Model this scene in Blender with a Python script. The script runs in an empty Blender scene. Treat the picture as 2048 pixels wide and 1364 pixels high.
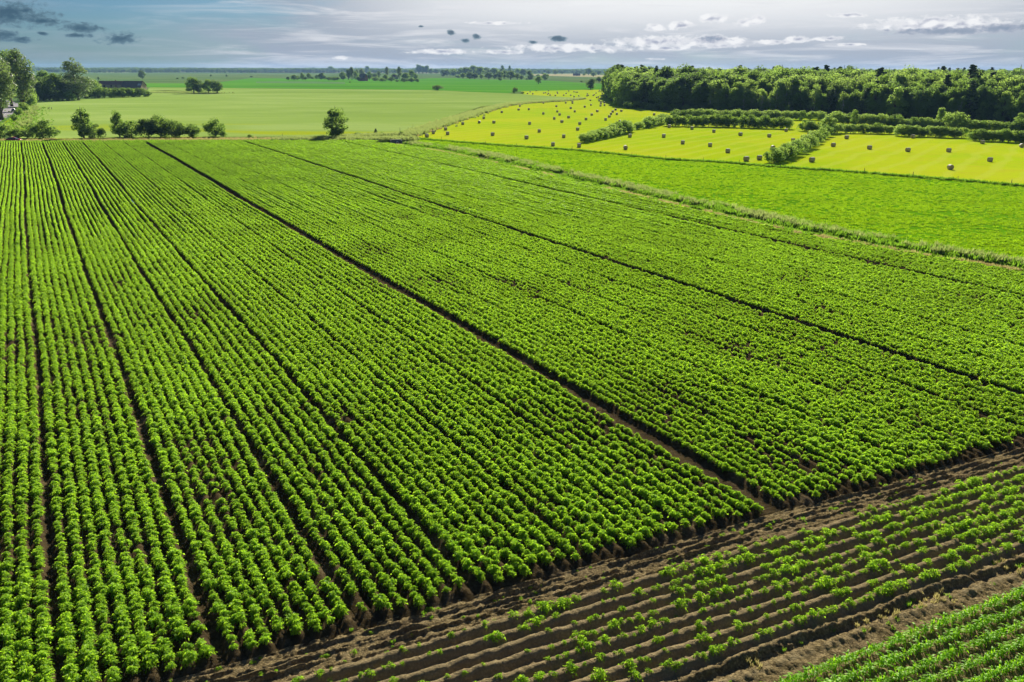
import bpy, bmesh, math, random
import numpy as np
from mathutils import Vector, Matrix

random.seed(7)
RNG = np.random.default_rng(7)
SC = bpy.context.scene
COL = SC.collection

# ------------------------------------------------------------------ camera
F_PX = 1593.0                      # focal length in photo pixels (2048 wide) = 28 mm on 36 mm
CAM_H = 23.0
PITCH = math.radians(18.85)
ROLL = math.radians(0.17)
cam_d = bpy.data.cameras.new('camera')
cam_d.sensor_width = 36.0
cam_d.lens = 36.0 * F_PX / 2048.0
cam_d.clip_start = 0.5
cam_d.clip_end = 60000.0
cam = bpy.data.objects.new('camera', cam_d)
COL.objects.link(cam)
cam.location = (0, 0, CAM_H)
cam.rotation_euler = (Matrix.Rotation(math.pi / 2 - PITCH, 3, 'X') @ Matrix.Rotation(ROLL, 3, 'Z')).to_euler()
SC.camera = cam


def ray(x, y):
    u, v = x - 1024.0, y - 682.0
    c, s = math.cos(ROLL), math.sin(ROLL)
    u, v = u * c + v * s, -u * s + v * c
    return np.array([u, F_PX * math.cos(PITCH) - v * math.sin(PITCH), -(F_PX * math.sin(PITCH) + v * math.cos(PITCH))])


def pix(x, y, z=0.0):
    d = ray(x, y)
    return d * ((z - CAM_H) / d[2]) + np.array([0, 0, CAM_H])


def project(P):
    """world points (N,3) -> photo pixels and depth"""
    P = np.asarray(P, float) - np.array([0, 0, CAM_H])
    cp, sp = math.cos(PITCH), math.sin(PITCH)
    zc = P[:, 1] * cp - P[:, 2] * sp
    v = -(P[:, 2] * cp + P[:, 1] * sp)
    u = P[:, 0]
    zc = np.maximum(zc, 1e-3)
    return 1024 + F_PX * u / zc, 682 + F_PX * v / zc, zc


def px_per_m(p):
    return F_PX / (p[1] * math.cos(PITCH) + CAM_H * math.sin(PITCH))


# ------------------------------------------------------------------ light
SUN_AZ = math.radians(11.0)        # to the right of the viewing direction (+Y)
SUN_EL = math.radians(25.5)
sun_d = bpy.data.lights.new('sun', 'SUN')
sun_d.energy = 5.0
sun_d.angle = math.radians(0.6)
sun_d.color = (1.0, 0.93, 0.78)
sun = bpy.data.objects.new('sun', sun_d)
COL.objects.link(sun)
to_sun = Vector((math.sin(SUN_AZ) * math.cos(SUN_EL), math.cos(SUN_AZ) * math.cos(SUN_EL), math.sin(SUN_EL)))
sun.rotation_euler = to_sun.to_track_quat('Z', 'Y').to_euler()

vs = SC.view_settings
vs.view_transform = 'Standard'
vs.look = 'None'
vs.gamma = 1.0
vs.use_curve_mapping = False
vs.exposure = 1.5
SC.cycles.max_bounces = 7
SC.cycles.diffuse_bounces = 4
SC.cycles.transmission_bounces = 4
SC.cycles.transparent_max_bounces = 8
SC.cycles.volume_bounces = 0
SC.cycles.caustics_reflective = False
SC.cycles.caustics_refractive = False


# ------------------------------------------------------------------ node helpers
class NT:
    def __init__(s, tree):
        s.t = tree

    def n(s, typ, **kw):
        nd = s.t.nodes.new(typ)
        for k, v in kw.items():
            setattr(nd, k, v)
        return nd

    def set(s, sock, v):
        if isinstance(v, bpy.types.NodeSocket):
            s.t.links.new(v, sock)
        elif v is not None:
            try:
                sock.default_value = v
            except Exception:
                sock.default_value = tuple(v) + (1.0,)

    def math(s, op, a, b=None, c=None, clamp=False):
        nd = s.n('ShaderNodeMath', operation=op, use_clamp=clamp)
        for i, v in enumerate((a, b, c)):
            if v is not None:
                s.set(nd.inputs[i], v)
        return nd.outputs[0]

    def mix(s, f, a, b, blend='MIX'):
        nd = s.n('ShaderNodeMix', data_type='RGBA', blend_type=blend)
        s.set(nd.inputs[0], f)
        s.set(nd.inputs[6], a)
        s.set(nd.inputs[7], b)
        return nd.outputs[2]

    def noise(s, vec, scale, detail=3.0, rough=0.55, dist=0.0):
        nd = s.n('ShaderNodeTexNoise')
        if vec is not None:
            s.set(nd.inputs['Vector'], vec)
        s.set(nd.inputs['Scale'], scale)
        s.set(nd.inputs['Detail'], detail)
        s.set(nd.inputs['Roughness'], rough)
        s.set(nd.inputs['Distortion'], dist)
        return nd.outputs[0]

    def smooth(s, v, lo, hi, a=0.0, b=1.0):
        nd = s.n('ShaderNodeMapRange', interpolation_type='SMOOTHSTEP')
        for i, x in enumerate((v, lo, hi, a, b)):
            s.set(nd.inputs[i], x)
        return nd.outputs[0]

    def scale(s, vec, v3, rot=0.0):
        nd = s.n('ShaderNodeMapping')
        s.set(nd.inputs[0], vec)
        nd.inputs['Scale'].default_value = v3
        nd.inputs['Rotation'].default_value = (0, 0, rot)
        return nd.outputs[0]

    def comb(s, x, y, z=0.0):
        nd = s.n('ShaderNodeCombineXYZ')
        for i, v in enumerate((x, y, z)):
            s.set(nd.inputs[i], v)
        return nd.outputs[0]


def new_mat(name):
    m = bpy.data.materials.new(name)
    m.use_nodes = True
    m.node_tree.nodes.clear()
    t = NT(m.node_tree)
    out = t.n('ShaderNodeOutputMaterial')
    return m, t, out


# ------------------------------------------------------------------ sky (world)
world = bpy.data.worlds.new('World')
SC.world = world
world.use_nodes = True
world.node_tree.nodes.clear()
W = NT(world.node_tree)
SKY_STRENGTH = 0.05


def build_world():
    out = W.n('ShaderNodeOutputWorld')
    bg = W.n('ShaderNodeBackground')
    W.set(bg.inputs[1], SKY_STRENGTH)
    W.t.links.new(bg.outputs[0], out.inputs[0])
    sky = W.n('ShaderNodeTexSky', sky_type='NISHITA')
    sky.sun_disc = False
    sky.sun_elevation = SUN_EL
    sky.sun_rotation = SUN_AZ
    sky.air_density = 1.0
    sky.dust_density = 0.6
    sky.ozone_density = 1.5
    tc = W.n('ShaderNodeTexCoord')
    sep = W.n('ShaderNodeSeparateXYZ')
    W.set(sep.inputs[0], tc.outputs['Generated'])
    az = W.math('ARCTAN2', sep.outputs[0], sep.outputs[1])
    el = W.math('ARCSINE', sep.outputs[2])
    # angles in units of a photo pixel at the middle of the frame
    K = 1684.0
    A = W.math('MULTIPLY', az, K)
    E = W.math('MULTIPLY', el, K)
    V = W.comb(A, E, 0.0)
    # brighter, paler air round the sun's side (forward scattering)
    dot = W.n('ShaderNodeVectorMath', operation='DOT_PRODUCT')
    W.set(dot.inputs[0], tc.outputs['Generated'])
    dot.inputs[1].default_value = (math.sin(SUN_AZ), math.cos(SUN_AZ), 0.0)
    glow = W.math('MULTIPLY', W.smooth(dot.outputs['Value'], 0.885, 1.0), W.smooth(E, 25.0, 125.0, 0.12, 1.0))
    side = W.smooth(dot.outputs['Value'], 0.79, 0.95)
    col = W.mix(1.0, sky.outputs[0], (0.146, 0.269, 0.438, 1), 'MULTIPLY')
    # thin high veil in flat streaks, thickest towards the sun
    veil = W.noise(W.scale(V, (0.0022, 0.014, 1)), 1.0, 4.0, 0.6, 0.3)
    vm = W.math('MULTIPLY_ADD', side, 0.40, W.math('MULTIPLY_ADD', glow, 0.25, veil))
    vm = W.smooth(vm, 0.48, 0.95)
    vcol = W.mix(glow, (2.5, 2.9, 3.55, 1), (6.2, 6.3, 6.4, 1))
    col = W.mix(vm, col, vcol)
    # fine bright streaks
    st = W.noise(W.scale(V, (0.0045, 0.06, 1)), 1.0, 4.0, 0.62, 0.6)
    st = W.math('MULTIPLY', W.smooth(st, 0.44, 0.72), W.math('MULTIPLY_ADD', side, 0.75, 0.08))
    col = W.mix(st, col, (5.538, 5.615, 5.846, 1))
    # cumulus: ellipses in direction space broken up by noise
    nn = W.noise(W.scale(V, (0.05, 0.085, 1)), 1.0, 5.0, 0.62, 0.25)
    shade = W.noise(W.scale(V, (0.05, 0.085, 1)), 1.0, 0.0, 0.5)
    for kind in ('white', 'mid', 'dark'):
        best = None
        for (x, y, rx, ry, kd, *_r) in CLOUDS:
            if kd != kind:
                continue
            d = ray(x, y)
            a0 = math.atan2(d[0], d[1]) * K
            e0 = math.asin(d[2] / np.linalg.norm(d)) * K
            f = 1684.0 / math.hypot(d[0], d[1])
            ma = W.n('ShaderNodeVectorMath', operation='MULTIPLY_ADD')
            W.set(ma.inputs[0], V)
            ma.inputs[1].default_value = (1 / (rx * f), 1 / (ry * f), 0)
            ma.inputs[2].default_value = (-a0 / (rx * f), -e0 / (ry * f), 0)
            ln = W.n('ShaderNodeVectorMath', operation='LENGTH')
            W.set(ln.inputs[0], ma.outputs[0])
            best = ln.outputs['Value'] if best is None else W.math('MINIMUM', best, ln.outputs['Value'])
        dist = W.math('MULTIPLY_ADD', nn, 2.3, W.math('SUBTRACT', best, 1.15))
        m = W.smooth(dist, 1.0, 0.45)
        dens = W.smooth(dist, 0.9, 0.0)
        if kind == 'dark':
            c = W.mix(dens, (1.0, 1.7, 2.15, 1), (0.2, 0.55, 0.9, 1))
            m = W.math('MULTIPLY', m, 0.86)
        elif kind == 'mid':
            c = W.mix(dens, (3.231, 3.462, 4.077, 1), (1.462, 1.923, 2.692, 1))
            m = W.math('MULTIPLY', m, 0.85)
        else:
            c = W.mix(W.math('MULTIPLY', dens, W.smooth(shade, 0.35, 0.62)), (6.692, 6.692, 6.769, 1), (2.769, 3.000, 3.769, 1))
            m = W.math('MULTIPLY', m, 0.9)
        col = W.mix(m, col, c)
    W.t.links.new(col, bg.inputs[0])
    world.cycles.sampling_method = 'MANUAL'
    world.cycles.sample_map_resolution = 512


CLOUDS = [
    # bank low on the right
    (1150, 96, 170, 9, 'white', 0.6, 2.0, 0.8), (1320, 84, 110, 13, 'white', 0.6, 2.2, 0.9), (1420, 82, 80, 13, 'white', 0.6, 2.2, 0.9),
    (1425, 78, 34, 8, 'mid', 0.6, 1.8, 0.8), (1335, 96, 60, 5, 'white', 0.6, 2.0, 0.7), (1440, 92, 60, 5, 'white', 0.6, 2.0, 0.8),
    (1545, 84, 45, 6, 'white', 0.5, 2.0, 0.85), (1595, 79, 30, 8, 'white', 0.5, 2.0, 0.9), (1660, 77, 48, 5, 'white', 0.5, 2.0, 0.85),
    (1700, 89, 34, 4, 'white', 0.5, 1.8, 0.85), (1425, 37, 38, 10, 'white', 0.5, 2.0, 0.85), (1310, 55, 24, 10, 'white', 0.5, 2.0, 0.8),
    (1362, 51, 30, 10, 'white', 0.5, 2.0, 0.85), (1498, 44, 34, 9, 'white', 0.5, 2.0, 0.85), (1515, 38, 16, 12, 'white', 0.5, 2.0, 0.8),
    (1700, 30, 40, 6, 'white', 0.6, 2.0, 0.6),
    (1880, 50, 150, 18, 'white', 0.7, 2.4, 0.7), (1900, 62, 150, 9, 'mid', 0.6, 2.2, 0.85), (1870, 42, 50, 14, 'white', 0.6, 2.2, 0.6),
    (2010, 56, 90, 10, 'mid', 0.6, 2.2, 0.7), (1310, 118, 26, 2.5, 'white', 0.5, 1.6, 0.7), (880, 103, 70, 6, 'white', 0.6, 2.0, 0.6),
    (1010, 104, 50, 5, 'white', 0.6, 2.0, 0.7), (685, 115, 22, 4, 'white', 0.6, 2.0, 0.6), (990, 46, 60, 4, 'white', 0.7, 2.0, 0.5),
    # small dark cumulus
    (1116, 77, 24, 7, 'dark', 0.5, 1.6, 0.85), (1065, 84, 12, 4, 'dark', 0.5, 1.6, 0.7), (954, 74, 12, 6, 'dark', 0.5, 1.8, 0.75),
    (931, 81, 11, 5, 'dark', 0.5, 1.8, 0.75), (903, 64, 10, 6, 'dark', 0.7, 2.0, 0.6), (843, 53, 8, 3, 'dark', 0.6, 1.8, 0.6),
    # dark cumulus upper left
    (20, 26, 90, 30, 'dark', 0.7, 2.2, 0.9), (85, 42, 60, 10, 'dark', 0.6, 2.2, 0.9), (10, 70, 44, 13, 'dark', 0.6, 2.2, 0.8),
    (40, 78, 30, 8, 'dark', 0.6, 2.0, 0.8), (160, 56, 48, 12, 'dark', 0.6, 2.2, 0.85), (160, 71, 40, 6, 'dark', 0.7, 2.0, 0.6),
    (85, 67, 14, 5, 'dark', 0.6, 1.8, 0.8), (238, 77, 44, 13, 'dark', 0.5, 2.1, 0.95),
]
build_world()


# ------------------------------------------------------------------ numpy noise
def vnoise(x, y, seed=0):
    xi, yi = np.floor(x).astype(np.int64), np.floor(y).astype(np.int64)
    fx, fy = x - xi, y - yi
    fx, fy = fx * fx * (3 - 2 * fx), fy * fy * (3 - 2 * fy)

    def h(a, b):
        n = (a * 374761393 + b * 668265263 + seed * 1442695041) & 0xffffffff
        n = ((n ^ (n >> 13)) * 1274126177) & 0xffffffff
        return ((n ^ (n >> 16)) & 0xffff) / 65535.0
    return (h(xi, yi) * (1 - fx) + h(xi + 1, yi) * fx) * (1 - fy) + (h(xi, yi + 1) * (1 - fx) + h(xi + 1, yi + 1) * fx) * fy


def fbm(x, y, octv=4, seed=0):
    r, a, tot = 0.0, 1.0, 0.0
    for i in range(octv):
        r = r + a * vnoise(x * 2 ** i, y * 2 ** i, seed + i * 17)
        tot += a
        a *= 0.55
    return r / tot


# ------------------------------------------------------------------ mesh helpers
def mesh_np(name, V, Fq, mat=None, tint=None, smooth=False, mat_idx=None, mats=None):
    """Fq (M,4) quads or (M,3) triangles"""
    V = np.asarray(V, np.float32)
    Fq = np.asarray(Fq, np.int32)
    k = Fq.shape[1]
    me = bpy.data.meshes.new(name)
    me.vertices.add(len(V))
    me.vertices.foreach_set('co', V.ravel())
    me.loops.add(Fq.size)
    me.loops.foreach_set('vertex_index', Fq.ravel())
    me.polygons.add(len(Fq))
    me.polygons.foreach_set('loop_start', np.arange(0, Fq.size, k, dtype=np.int32))
    me.polygons.foreach_set('loop_total', np.full(len(Fq), k, np.int32))
    me.polygons.foreach_set('use_smooth', np.full(len(Fq), smooth))
    for m in (mats or ([mat] if mat else [])):
        me.materials.append(m)
    if mat_idx is not None:
        me.polygons.foreach_set('material_index', np.asarray(mat_idx, np.int32))
    if tint is not None:
        a = me.attributes.new('tint', 'FLOAT', 'FACE')
        a.data.foreach_set('value', np.asarray(tint, np.float32))
    me.update(calc_edges=True)
    return me


class Geo:
    """collects quads"""
    def __init__(s):
        s.v, s.f, s.n, s.t, s.m = [], [], 0, [], []

    def add(s, V, Fq, tint=0.5, mi=0):
        V = np.asarray(V, float).reshape(-1, 3)
        Fq = np.asarray(Fq, int).reshape(-1, 4)
        s.v.append(V)
        s.f.append(Fq + s.n)
        s.n += len(V)
        s.t.append(np.broadcast_to(np.asarray(tint, float), (len(Fq),)))
        s.m.append(np.full(len(Fq), mi))

    def tube(s, pts, rad, k=6, mi=0, cap=True):
        pts = [np.asarray(p, float) for p in pts]
        rings = []
        for i, p in enumerate(pts):
            d = pts[min(i + 1, len(pts) - 1)] - pts[max(i - 1, 0)]
            d = d / (np.linalg.norm(d) + 1e-9)
            a = np.cross(d, [0, 0, 1.0])
            if np.linalg.norm(a) < 0.05:
                a = np.array([1.0, 0, 0])
            a /= np.linalg.norm(a)
            b = np.cross(d, a)
            an = np.arange(k) * 2 * math.pi / k
            rings.append(p + rad[i] * (np.cos(an)[:, None] * a + np.sin(an)[:, None] * b))
        V = np.concatenate(rings)
        Fq = []
        for i in range(len(pts) - 1):
            for j in range(k):
                Fq.append((i * k + j, i * k + (j + 1) % k, (i + 1) * k + (j + 1) % k, (i + 1) * k + j))
        if cap and k in (4, 6):
            o = (len(pts) - 1) * k
            if k == 4:
                Fq.append((o, o + 1, o + 2, o + 3))
                Fq.append((3, 2, 1, 0))
            else:
                Fq += [(o, o + 1, o + 2, o + 3), (o, o + 3, o + 4, o + 5), (3, 2, 1, 0), (5, 4, 3, 0)]
        s.add(V, Fq, 0.5, mi)

    def box(s, lo, hi, mi=0, rot=0.0, at=(0, 0, 0)):
        x0, y0, z0 = lo
        x1, y1, z1 = hi
        V = np.array([(x0, y0, z0), (x1, y0, z0), (x1, y1, z0), (x0, y1, z0), (x0, y0, z1), (x1, y0, z1), (x1, y1, z1), (x0, y1, z1)], float)
        c, r = math.cos(rot), math.sin(rot)
        V = np.stack([V[:, 0] * c - V[:, 1] * r + at[0], V[:, 0] * r + V[:, 1] * c + at[1], V[:, 2] + at[2]], 1)
        s.add(V, [(0, 3, 2, 1), (4, 5, 6, 7), (0, 1, 5, 4), (1, 2, 6, 5), (2, 3, 7, 6), (3, 0, 4, 7)], 0.5, mi)

    def mesh(s, name, mats, smooth=False):
        return mesh_np(name, np.concatenate(s.v), np.concatenate(s.f), mats=mats if isinstance(mats, list) else [mats],
                       tint=np.concatenate(s.t), mat_idx=np.concatenate(s.m), smooth=smooth)


def link(name, me, parent=None, loc=(0, 0, 0), rz=0.0, sc=1.0, **props):
    o = bpy.data.objects.new(name, me)
    COL.objects.link(o)
    o.location = loc
    o.rotation_euler = (0, 0, rz)
    o.scale = sc if isinstance(sc, (tuple, list)) else (sc, sc, sc)
    if parent is not None:
        o.parent = parent
    for k, v in props.items():
        if v is not None:
            o[k] = v
    return o


def thing(name, label, cat, loc=(0, 0, 0), rz=0.0, sc=1.0, group=None):
    return link(name, None, None, loc, rz, sc, label=label, category=cat, group=group)


def poly_sheet(name, pts2, z, mat, kind='structure', pixels=True):
    bm = bmesh.new()
    P = [pix(*p) for p in pts2] if pixels else [np.array([p[0], p[1], 0]) for p in pts2]
    f = bm.faces.new([bm.verts.new((p[0], p[1], z)) for p in P])
    bmesh.ops.triangulate(bm, faces=[f])
    bmesh.ops.recalc_face_normals(bm, faces=bm.faces)
    if sum(fc.normal.z for fc in bm.faces) < 0:
        bmesh.ops.reverse_faces(bm, faces=bm.faces)
    me = bpy.data.meshes.new(name)
    bm.to_mesh(me)
    bm.free()
    me.materials.append(mat)
    return link(name, me, kind=kind)


def inside(P, poly):
    """points (N,2) in polygon"""
    P = np.asarray(P)
    poly = np.asarray(poly)
    r = np.zeros(len(P), bool)
    j = len(poly) - 1
    for i in range(len(poly)):
        a, b = poly[i], poly[j]
        c = ((a[1] > P[:, 1]) != (b[1] > P[:, 1])) & (P[:, 0] < (b[0] - a[0]) * (P[:, 1] - a[1]) / (b[1] - a[1] + 1e-12) + a[0])
        r ^= c
        j = i
    return r


# ------------------------------------------------------------------ geometry-node scatter (only for uncountable growth)
def scatter(name, pts, rz, scl, idx, sources, tilt=None, **props):
    src = bpy.data.collections.new(name + '_sources')
    for i, me in enumerate(sources):
        o = bpy.data.objects.new('%s_source_%02d' % (name, i), me)
        src.objects.link(o)
    pts = np.asarray(pts, np.float32)
    n = len(pts)
    me = bpy.data.meshes.new(name)
    me.vertices.add(n)
    me.vertices.foreach_set('co', pts.ravel())
    rot = np.zeros((n, 3), np.float32)
    rot[:, 2] = rz
    if tilt is not None:
        rot[:, :2] = tilt
    a = me.attributes.new('rot', 'FLOAT_VECTOR', 'POINT')
    a.data.foreach_set('vector', rot.ravel())
    scl = np.asarray(scl, np.float32)
    if scl.ndim == 1:
        scl = np.stack([scl, scl, scl], 1)
    a = me.attributes.new('scl', 'FLOAT_VECTOR', 'POINT')
    a.data.foreach_set('vector', scl.ravel())
    a = me.attributes.new('vi', 'INT', 'POINT')
    a.data.foreach_set('value', np.asarray(idx, np.int32))
    o = link(name, me, **props)
    ng = bpy.data.node_groups.new(name + '_nodes', 'GeometryNodeTree')
    ng.interface.new_socket('Geometry', in_out='INPUT', socket_type='NodeSocketGeometry')
    ng.interface.new_socket('Geometry', in_out='OUTPUT', socket_type='NodeSocketGeometry')
    nd, lk = ng.nodes, ng.links
    gi, go = nd.new('NodeGroupInput'), nd.new('NodeGroupOutput')
    ci = nd.new('GeometryNodeCollectionInfo')
    ci.inputs['Collection'].default_value = src
    ci.inputs['Separate Children'].default_value = True
    ci.inputs['Reset Children'].default_value = True
    ip = nd.new('GeometryNodeInstanceOnPoints')
    ip.inputs['Pick Instance'].default_value = True

    def attr(nm, typ):
        x = nd.new('GeometryNodeInputNamedAttribute')
        x.data_type = typ
        x.inputs['Name'].default_value = nm
        return x.outputs['Attribute']
    e2r = nd.new('FunctionNodeEulerToRotation')
    lk.new(attr('rot', 'FLOAT_VECTOR'), e2r.inputs[0])
    lk.new(gi.outputs[0], ip.inputs['Points'])
    lk.new(ci.outputs[0], ip.inputs['Instance'])
    lk.new(attr('vi', 'INT'), ip.inputs['Instance Index'])
    lk.new(e2r.outputs[0], ip.inputs['Rotation'])
    lk.new(attr('scl', 'FLOAT_VECTOR'), ip.inputs['Scale'])
    lk.new(ip.outputs[0], go.inputs[0])
    md = o.modifiers.new('scatter', 'NODES')
    md.node_group = ng
    return o


# ------------------------------------------------------------------ materials
def leaf_mat(name, dark, light, trans, transl=0.4, rough=0.45, spec=0.35, patch=None):
    m, t, out = new_mat(name)
    at = t.n('ShaderNodeAttribute', attribute_name='tint')
    oi = t.n('ShaderNodeObjectInfo')
    f = t.math('MULTIPLY_ADD', oi.outputs['Random'], 0.45, t.math('MULTIPLY', at.outputs['Fac'], 0.6))
    if patch:
        geo = t.n('ShaderNodeNewGeometry')
        pn = t.noise(t.scale(geo.outputs['Position'], (patch, patch, patch)), 1.0, 3.0)
        f = t.math('ADD', f, t.math('MULTIPLY', t.math('SUBTRACT', pn, 0.5), 1.1))
    f = t.smooth(f, 0.0, 1.0)
    c = t.mix(f, dark, light)
    tc = t.mix(f, [x * 0.75 for x in trans], trans)
    p = t.n('ShaderNodeBsdfPrincipled')
    t.set(p.inputs['Base Color'], c)
    p.inputs['Roughness'].default_value = rough
    p.inputs['Specular IOR Level'].default_value = spec
    tr = t.n('ShaderNodeBsdfTranslucent')
    t.set(tr.inputs[0], tc)
    mx = t.n('ShaderNodeMixShader')
    mx.inputs[0].default_value = transl
    t.t.links.new(p.outputs[0], mx.inputs[1])
    t.t.links.new(tr.outputs[0], mx.inputs[2])
    t.t.links.new(mx.outputs[0], out.inputs[0])
    return m


def ground_mat(name, cols, scales, stretch=(1, 1, 1), rot=0.0, rough=0.95, bump=0.0, bscale=3.0, extra=None, spec=0.1):
    """cols: list of colours mixed one after the other by noises of the given scales"""
    m, t, out = new_mat(name)
    geo = t.n('ShaderNodeNewGeometry')
    V = t.scale(geo.outputs['Position'], stretch, rot)
    c = tuple(cols[0]) + (1,)
    for i, (cc, sc_) in enumerate(zip(cols[1:], scales)):
        s_, lo, hi = sc_
        c = t.mix(t.smooth(t.noise(V, s_, 4.0, 0.6), lo, hi), c, tuple(cc) + (1,))
    if extra:
        c = extra(t, geo, c)
    p = t.n('ShaderNodeBsdfDiffuse')
    t.set(p.inputs['Color'], c)
    p.inputs['Roughness'].default_value = 0.4
    if bump:
        b = t.n('ShaderNodeBump')
        b.inputs['Strength'].default_value = min(1.0, bump)
        b.inputs['Distance'].default_value = 0.12
        t.set(b.inputs['Height'], t.noise(V, bscale, 6.0, 0.7))
        t.t.links.new(b.outputs[0], p.inputs['Normal'])
    t.t.links.new(p.outputs[0], out.inputs[0])
    return m


def plain_mat(name, col, rough=0.6, var=0.25, scale=4.0, spec=0.3, metallic=0.0):
    m, t, out = new_mat(name)
    geo = t.n('ShaderNodeNewGeometry')
    n = t.noise(t.scale(geo.outputs['Position'], (1, 1, 1)), scale, 4.0)
    c = t.mix(n, [x * (1 - var) for x in col], [min(1, x * (1 + var)) for x in col])
    p = t.n('ShaderNodeBsdfPrincipled')
    t.set(p.inputs['Base Color'], c)
    p.inputs['Roughness'].default_value = rough
    p.inputs['Specular IOR Level'].default_value = spec
    p.inputs['Metallic'].default_value = metallic
    t.t.links.new(p.outputs[0], out.inputs[0])
    return m


M = {}
M['potato'] = leaf_mat('potato_leaf', (0.07, 0.17, 0.006), (0.25, 0.39, 0.035), (0.47, 0.78, 0.032), 0.48, 0.58, 0.1, patch=0.07)
M['maize'] = leaf_mat('maize_leaf', (0.09, 0.22, 0.006), (0.21, 0.39, 0.018), (0.42, 0.80, 0.014), 0.48, 0.5, 0.1)
M['grass_green'] = leaf_mat('grass_green_blade', (0.065, 0.15, 0.008), (0.14, 0.26, 0.02), (0.24, 0.46, 0.025), 0.42, 0.8, 0.05)
M['grass_meadow'] = leaf_mat('meadow_blade', (0.05, 0.16, 0.003), (0.24, 0.35, 0.008), (0.36, 0.60, 0.012), 0.45, 0.8, 0.0, patch=0.09)
M['grass_straw'] = leaf_mat('grass_straw_blade', (0.24, 0.21, 0.065), (0.42, 0.36, 0.15), (0.5, 0.44, 0.16), 0.4, 0.8, 0.05)
M['grass_grey'] = leaf_mat('grass_seed_head_blade', (0.13, 0.18, 0.05), (0.26, 0.30, 0.10), (0.36, 0.45, 0.12), 0.42, 0.8, 0.05)
M['leaf_dark'] = leaf_mat('leaf_dark', (0.045, 0.09, 0.03), (0.09, 0.15, 0.045), (0.20, 0.33, 0.055), 0.45, 0.75, 0.04)
M['leaf_mid'] = leaf_mat('leaf_mid', (0.06, 0.12, 0.032), (0.125, 0.20, 0.05), (0.27, 0.43, 0.06), 0.47, 0.75, 0.04)
M['leaf_light'] = leaf_mat('leaf_light', (0.085, 0.16, 0.04), (0.18, 0.26, 0.07), (0.37, 0.54, 0.09), 0.5, 0.75, 0.04)
M['leaf_silver'] = leaf_mat('leaf_silver', (0.05, 0.085, 0.035), (0.24, 0.27, 0.15), (0.24, 0.36, 0.08), 0.36, 0.55, 0.15)
M['needle'] = leaf_mat('needle', (0.035, 0.065, 0.028), (0.07, 0.11, 0.04), (0.10, 0.17, 0.04), 0.28, 0.7, 0.08)
M['bark'] = plain_mat('bark', (0.09, 0.07, 0.05), 0.9, 0.4, 3.0, 0.1)
M['birch_bark'] = plain_mat('birch_bark', (0.42, 0.40, 0.36), 0.85, 0.6, 2.0, 0.1)
M['straw_bale'] = plain_mat('hay_bale_straw', (0.22, 0.185, 0.155), 0.9, 0.35, 9.0, 0.1)
M['bale_wrap'] = plain_mat('bale_net_wrap', (0.29, 0.255, 0.225), 0.75, 0.25, 6.0, 0.2)
M['wood_grey'] = plain_mat('weathered_wood', (0.13, 0.11, 0.09), 0.9, 0.4, 8.0, 0.1)
M['concrete'] = plain_mat('culvert_concrete', (0.17, 0.17, 0.17), 0.9, 0.3, 2.0, 0.1)
M['white_paint'] = plain_mat('white_paint', (0.75, 0.75, 0.76), 0.5, 0.08, 2.0)
M['asphalt'] = plain_mat('asphalt', (0.16, 0.15, 0.16), 0.85, 0.2, 1.2, 0.25)
M['red_paint'] = plain_mat('red_car_paint', (0.36, 0.03, 0.04), 0.25, 0.08, 2.0, 0.6)
M['grey_paint'] = plain_mat('dark_car_paint', (0.05, 0.055, 0.07), 0.3, 0.08, 2.0, 0.6)
M['glass'] = plain_mat('car_glass', (0.05, 0.06, 0.07), 0.08, 0.1, 2.0, 0.8)
M['tyre'] = plain_mat('tyre_rubber', (0.02, 0.02, 0.02), 0.85, 0.2, 5.0)
M['rim'] = plain_mat('wheel_rim', (0.4, 0.4, 0.42), 0.35, 0.1, 5.0, 0.5, 0.8)
M['roof_slate'] = plain_mat('barn_roof', (0.13, 0.105, 0.105), 0.85, 0.35, 0.6, 0.2)
M['roof_red'] = plain_mat('roof_rust', (0.21, 0.115, 0.09), 0.85, 0.35, 0.6, 0.2)
M['barn_wall'] = plain_mat('barn_wall', (0.30, 0.24, 0.18), 0.9, 0.3, 0.7, 0.1)
M['brick'] = plain_mat('red_brick', (0.24, 0.085, 0.06), 0.9, 0.3, 1.0, 0.1)
M['opening'] = plain_mat('dark_opening', (0.02, 0.02, 0.022), 0.9, 0.2, 1.0, 0.1)
M['stone'] = plain_mat('grey_stone', (0.20, 0.18, 0.19), 0.9, 0.35, 2.0, 0.1)
M['fur'] = plain_mat('dark_fur', (0.06, 0.045, 0.03), 0.9, 0.3, 8.0, 0.1)
M['water'] = plain_mat('puddle_water', (0.05, 0.045, 0.04), 0.05, 0.1, 1.0, 0.6)


def soil_extra(t, geo, c):
    # dry pale crust on patches, dark clods
    n = t.noise(geo.outputs['Position'], 0.35, 4.0, 0.6)
    c = t.mix(t.smooth(n, 0.52, 0.76), c, (0.20, 0.15, 0.085, 1))
    v = t.n('ShaderNodeTexVoronoi')
    t.set(v.inputs['Vector'], geo.outputs['Position'])
    v.inputs['Scale'].default_value = 9.0
    return t.mix(t.smooth(v.outputs['Distance'], 0.25, 0.6, 0.0, 0.45), c, (0.05, 0.035, 0.02, 1))


SOIL = ground_mat('soil', [(0.06, 0.045, 0.022), (0.10, 0.075, 0.037), (0.036, 0.027, 0.014)], [(1.4, 0.4, 0.65), (5.0, 0.5, 0.7)],
                  bump=0.9, bscale=7.0, extra=soil_extra)


# ------------------------------------------------------------------ the setting: fields
def fence_pts():
    return [(825, 277), (915, 285), (993, 291), (1100, 298), (1159, 302), (1324, 319), (1449, 326), (1551, 335), (1661, 342), (1826, 355), (1943, 364), (2048, 374), (2300, 398)]


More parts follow.
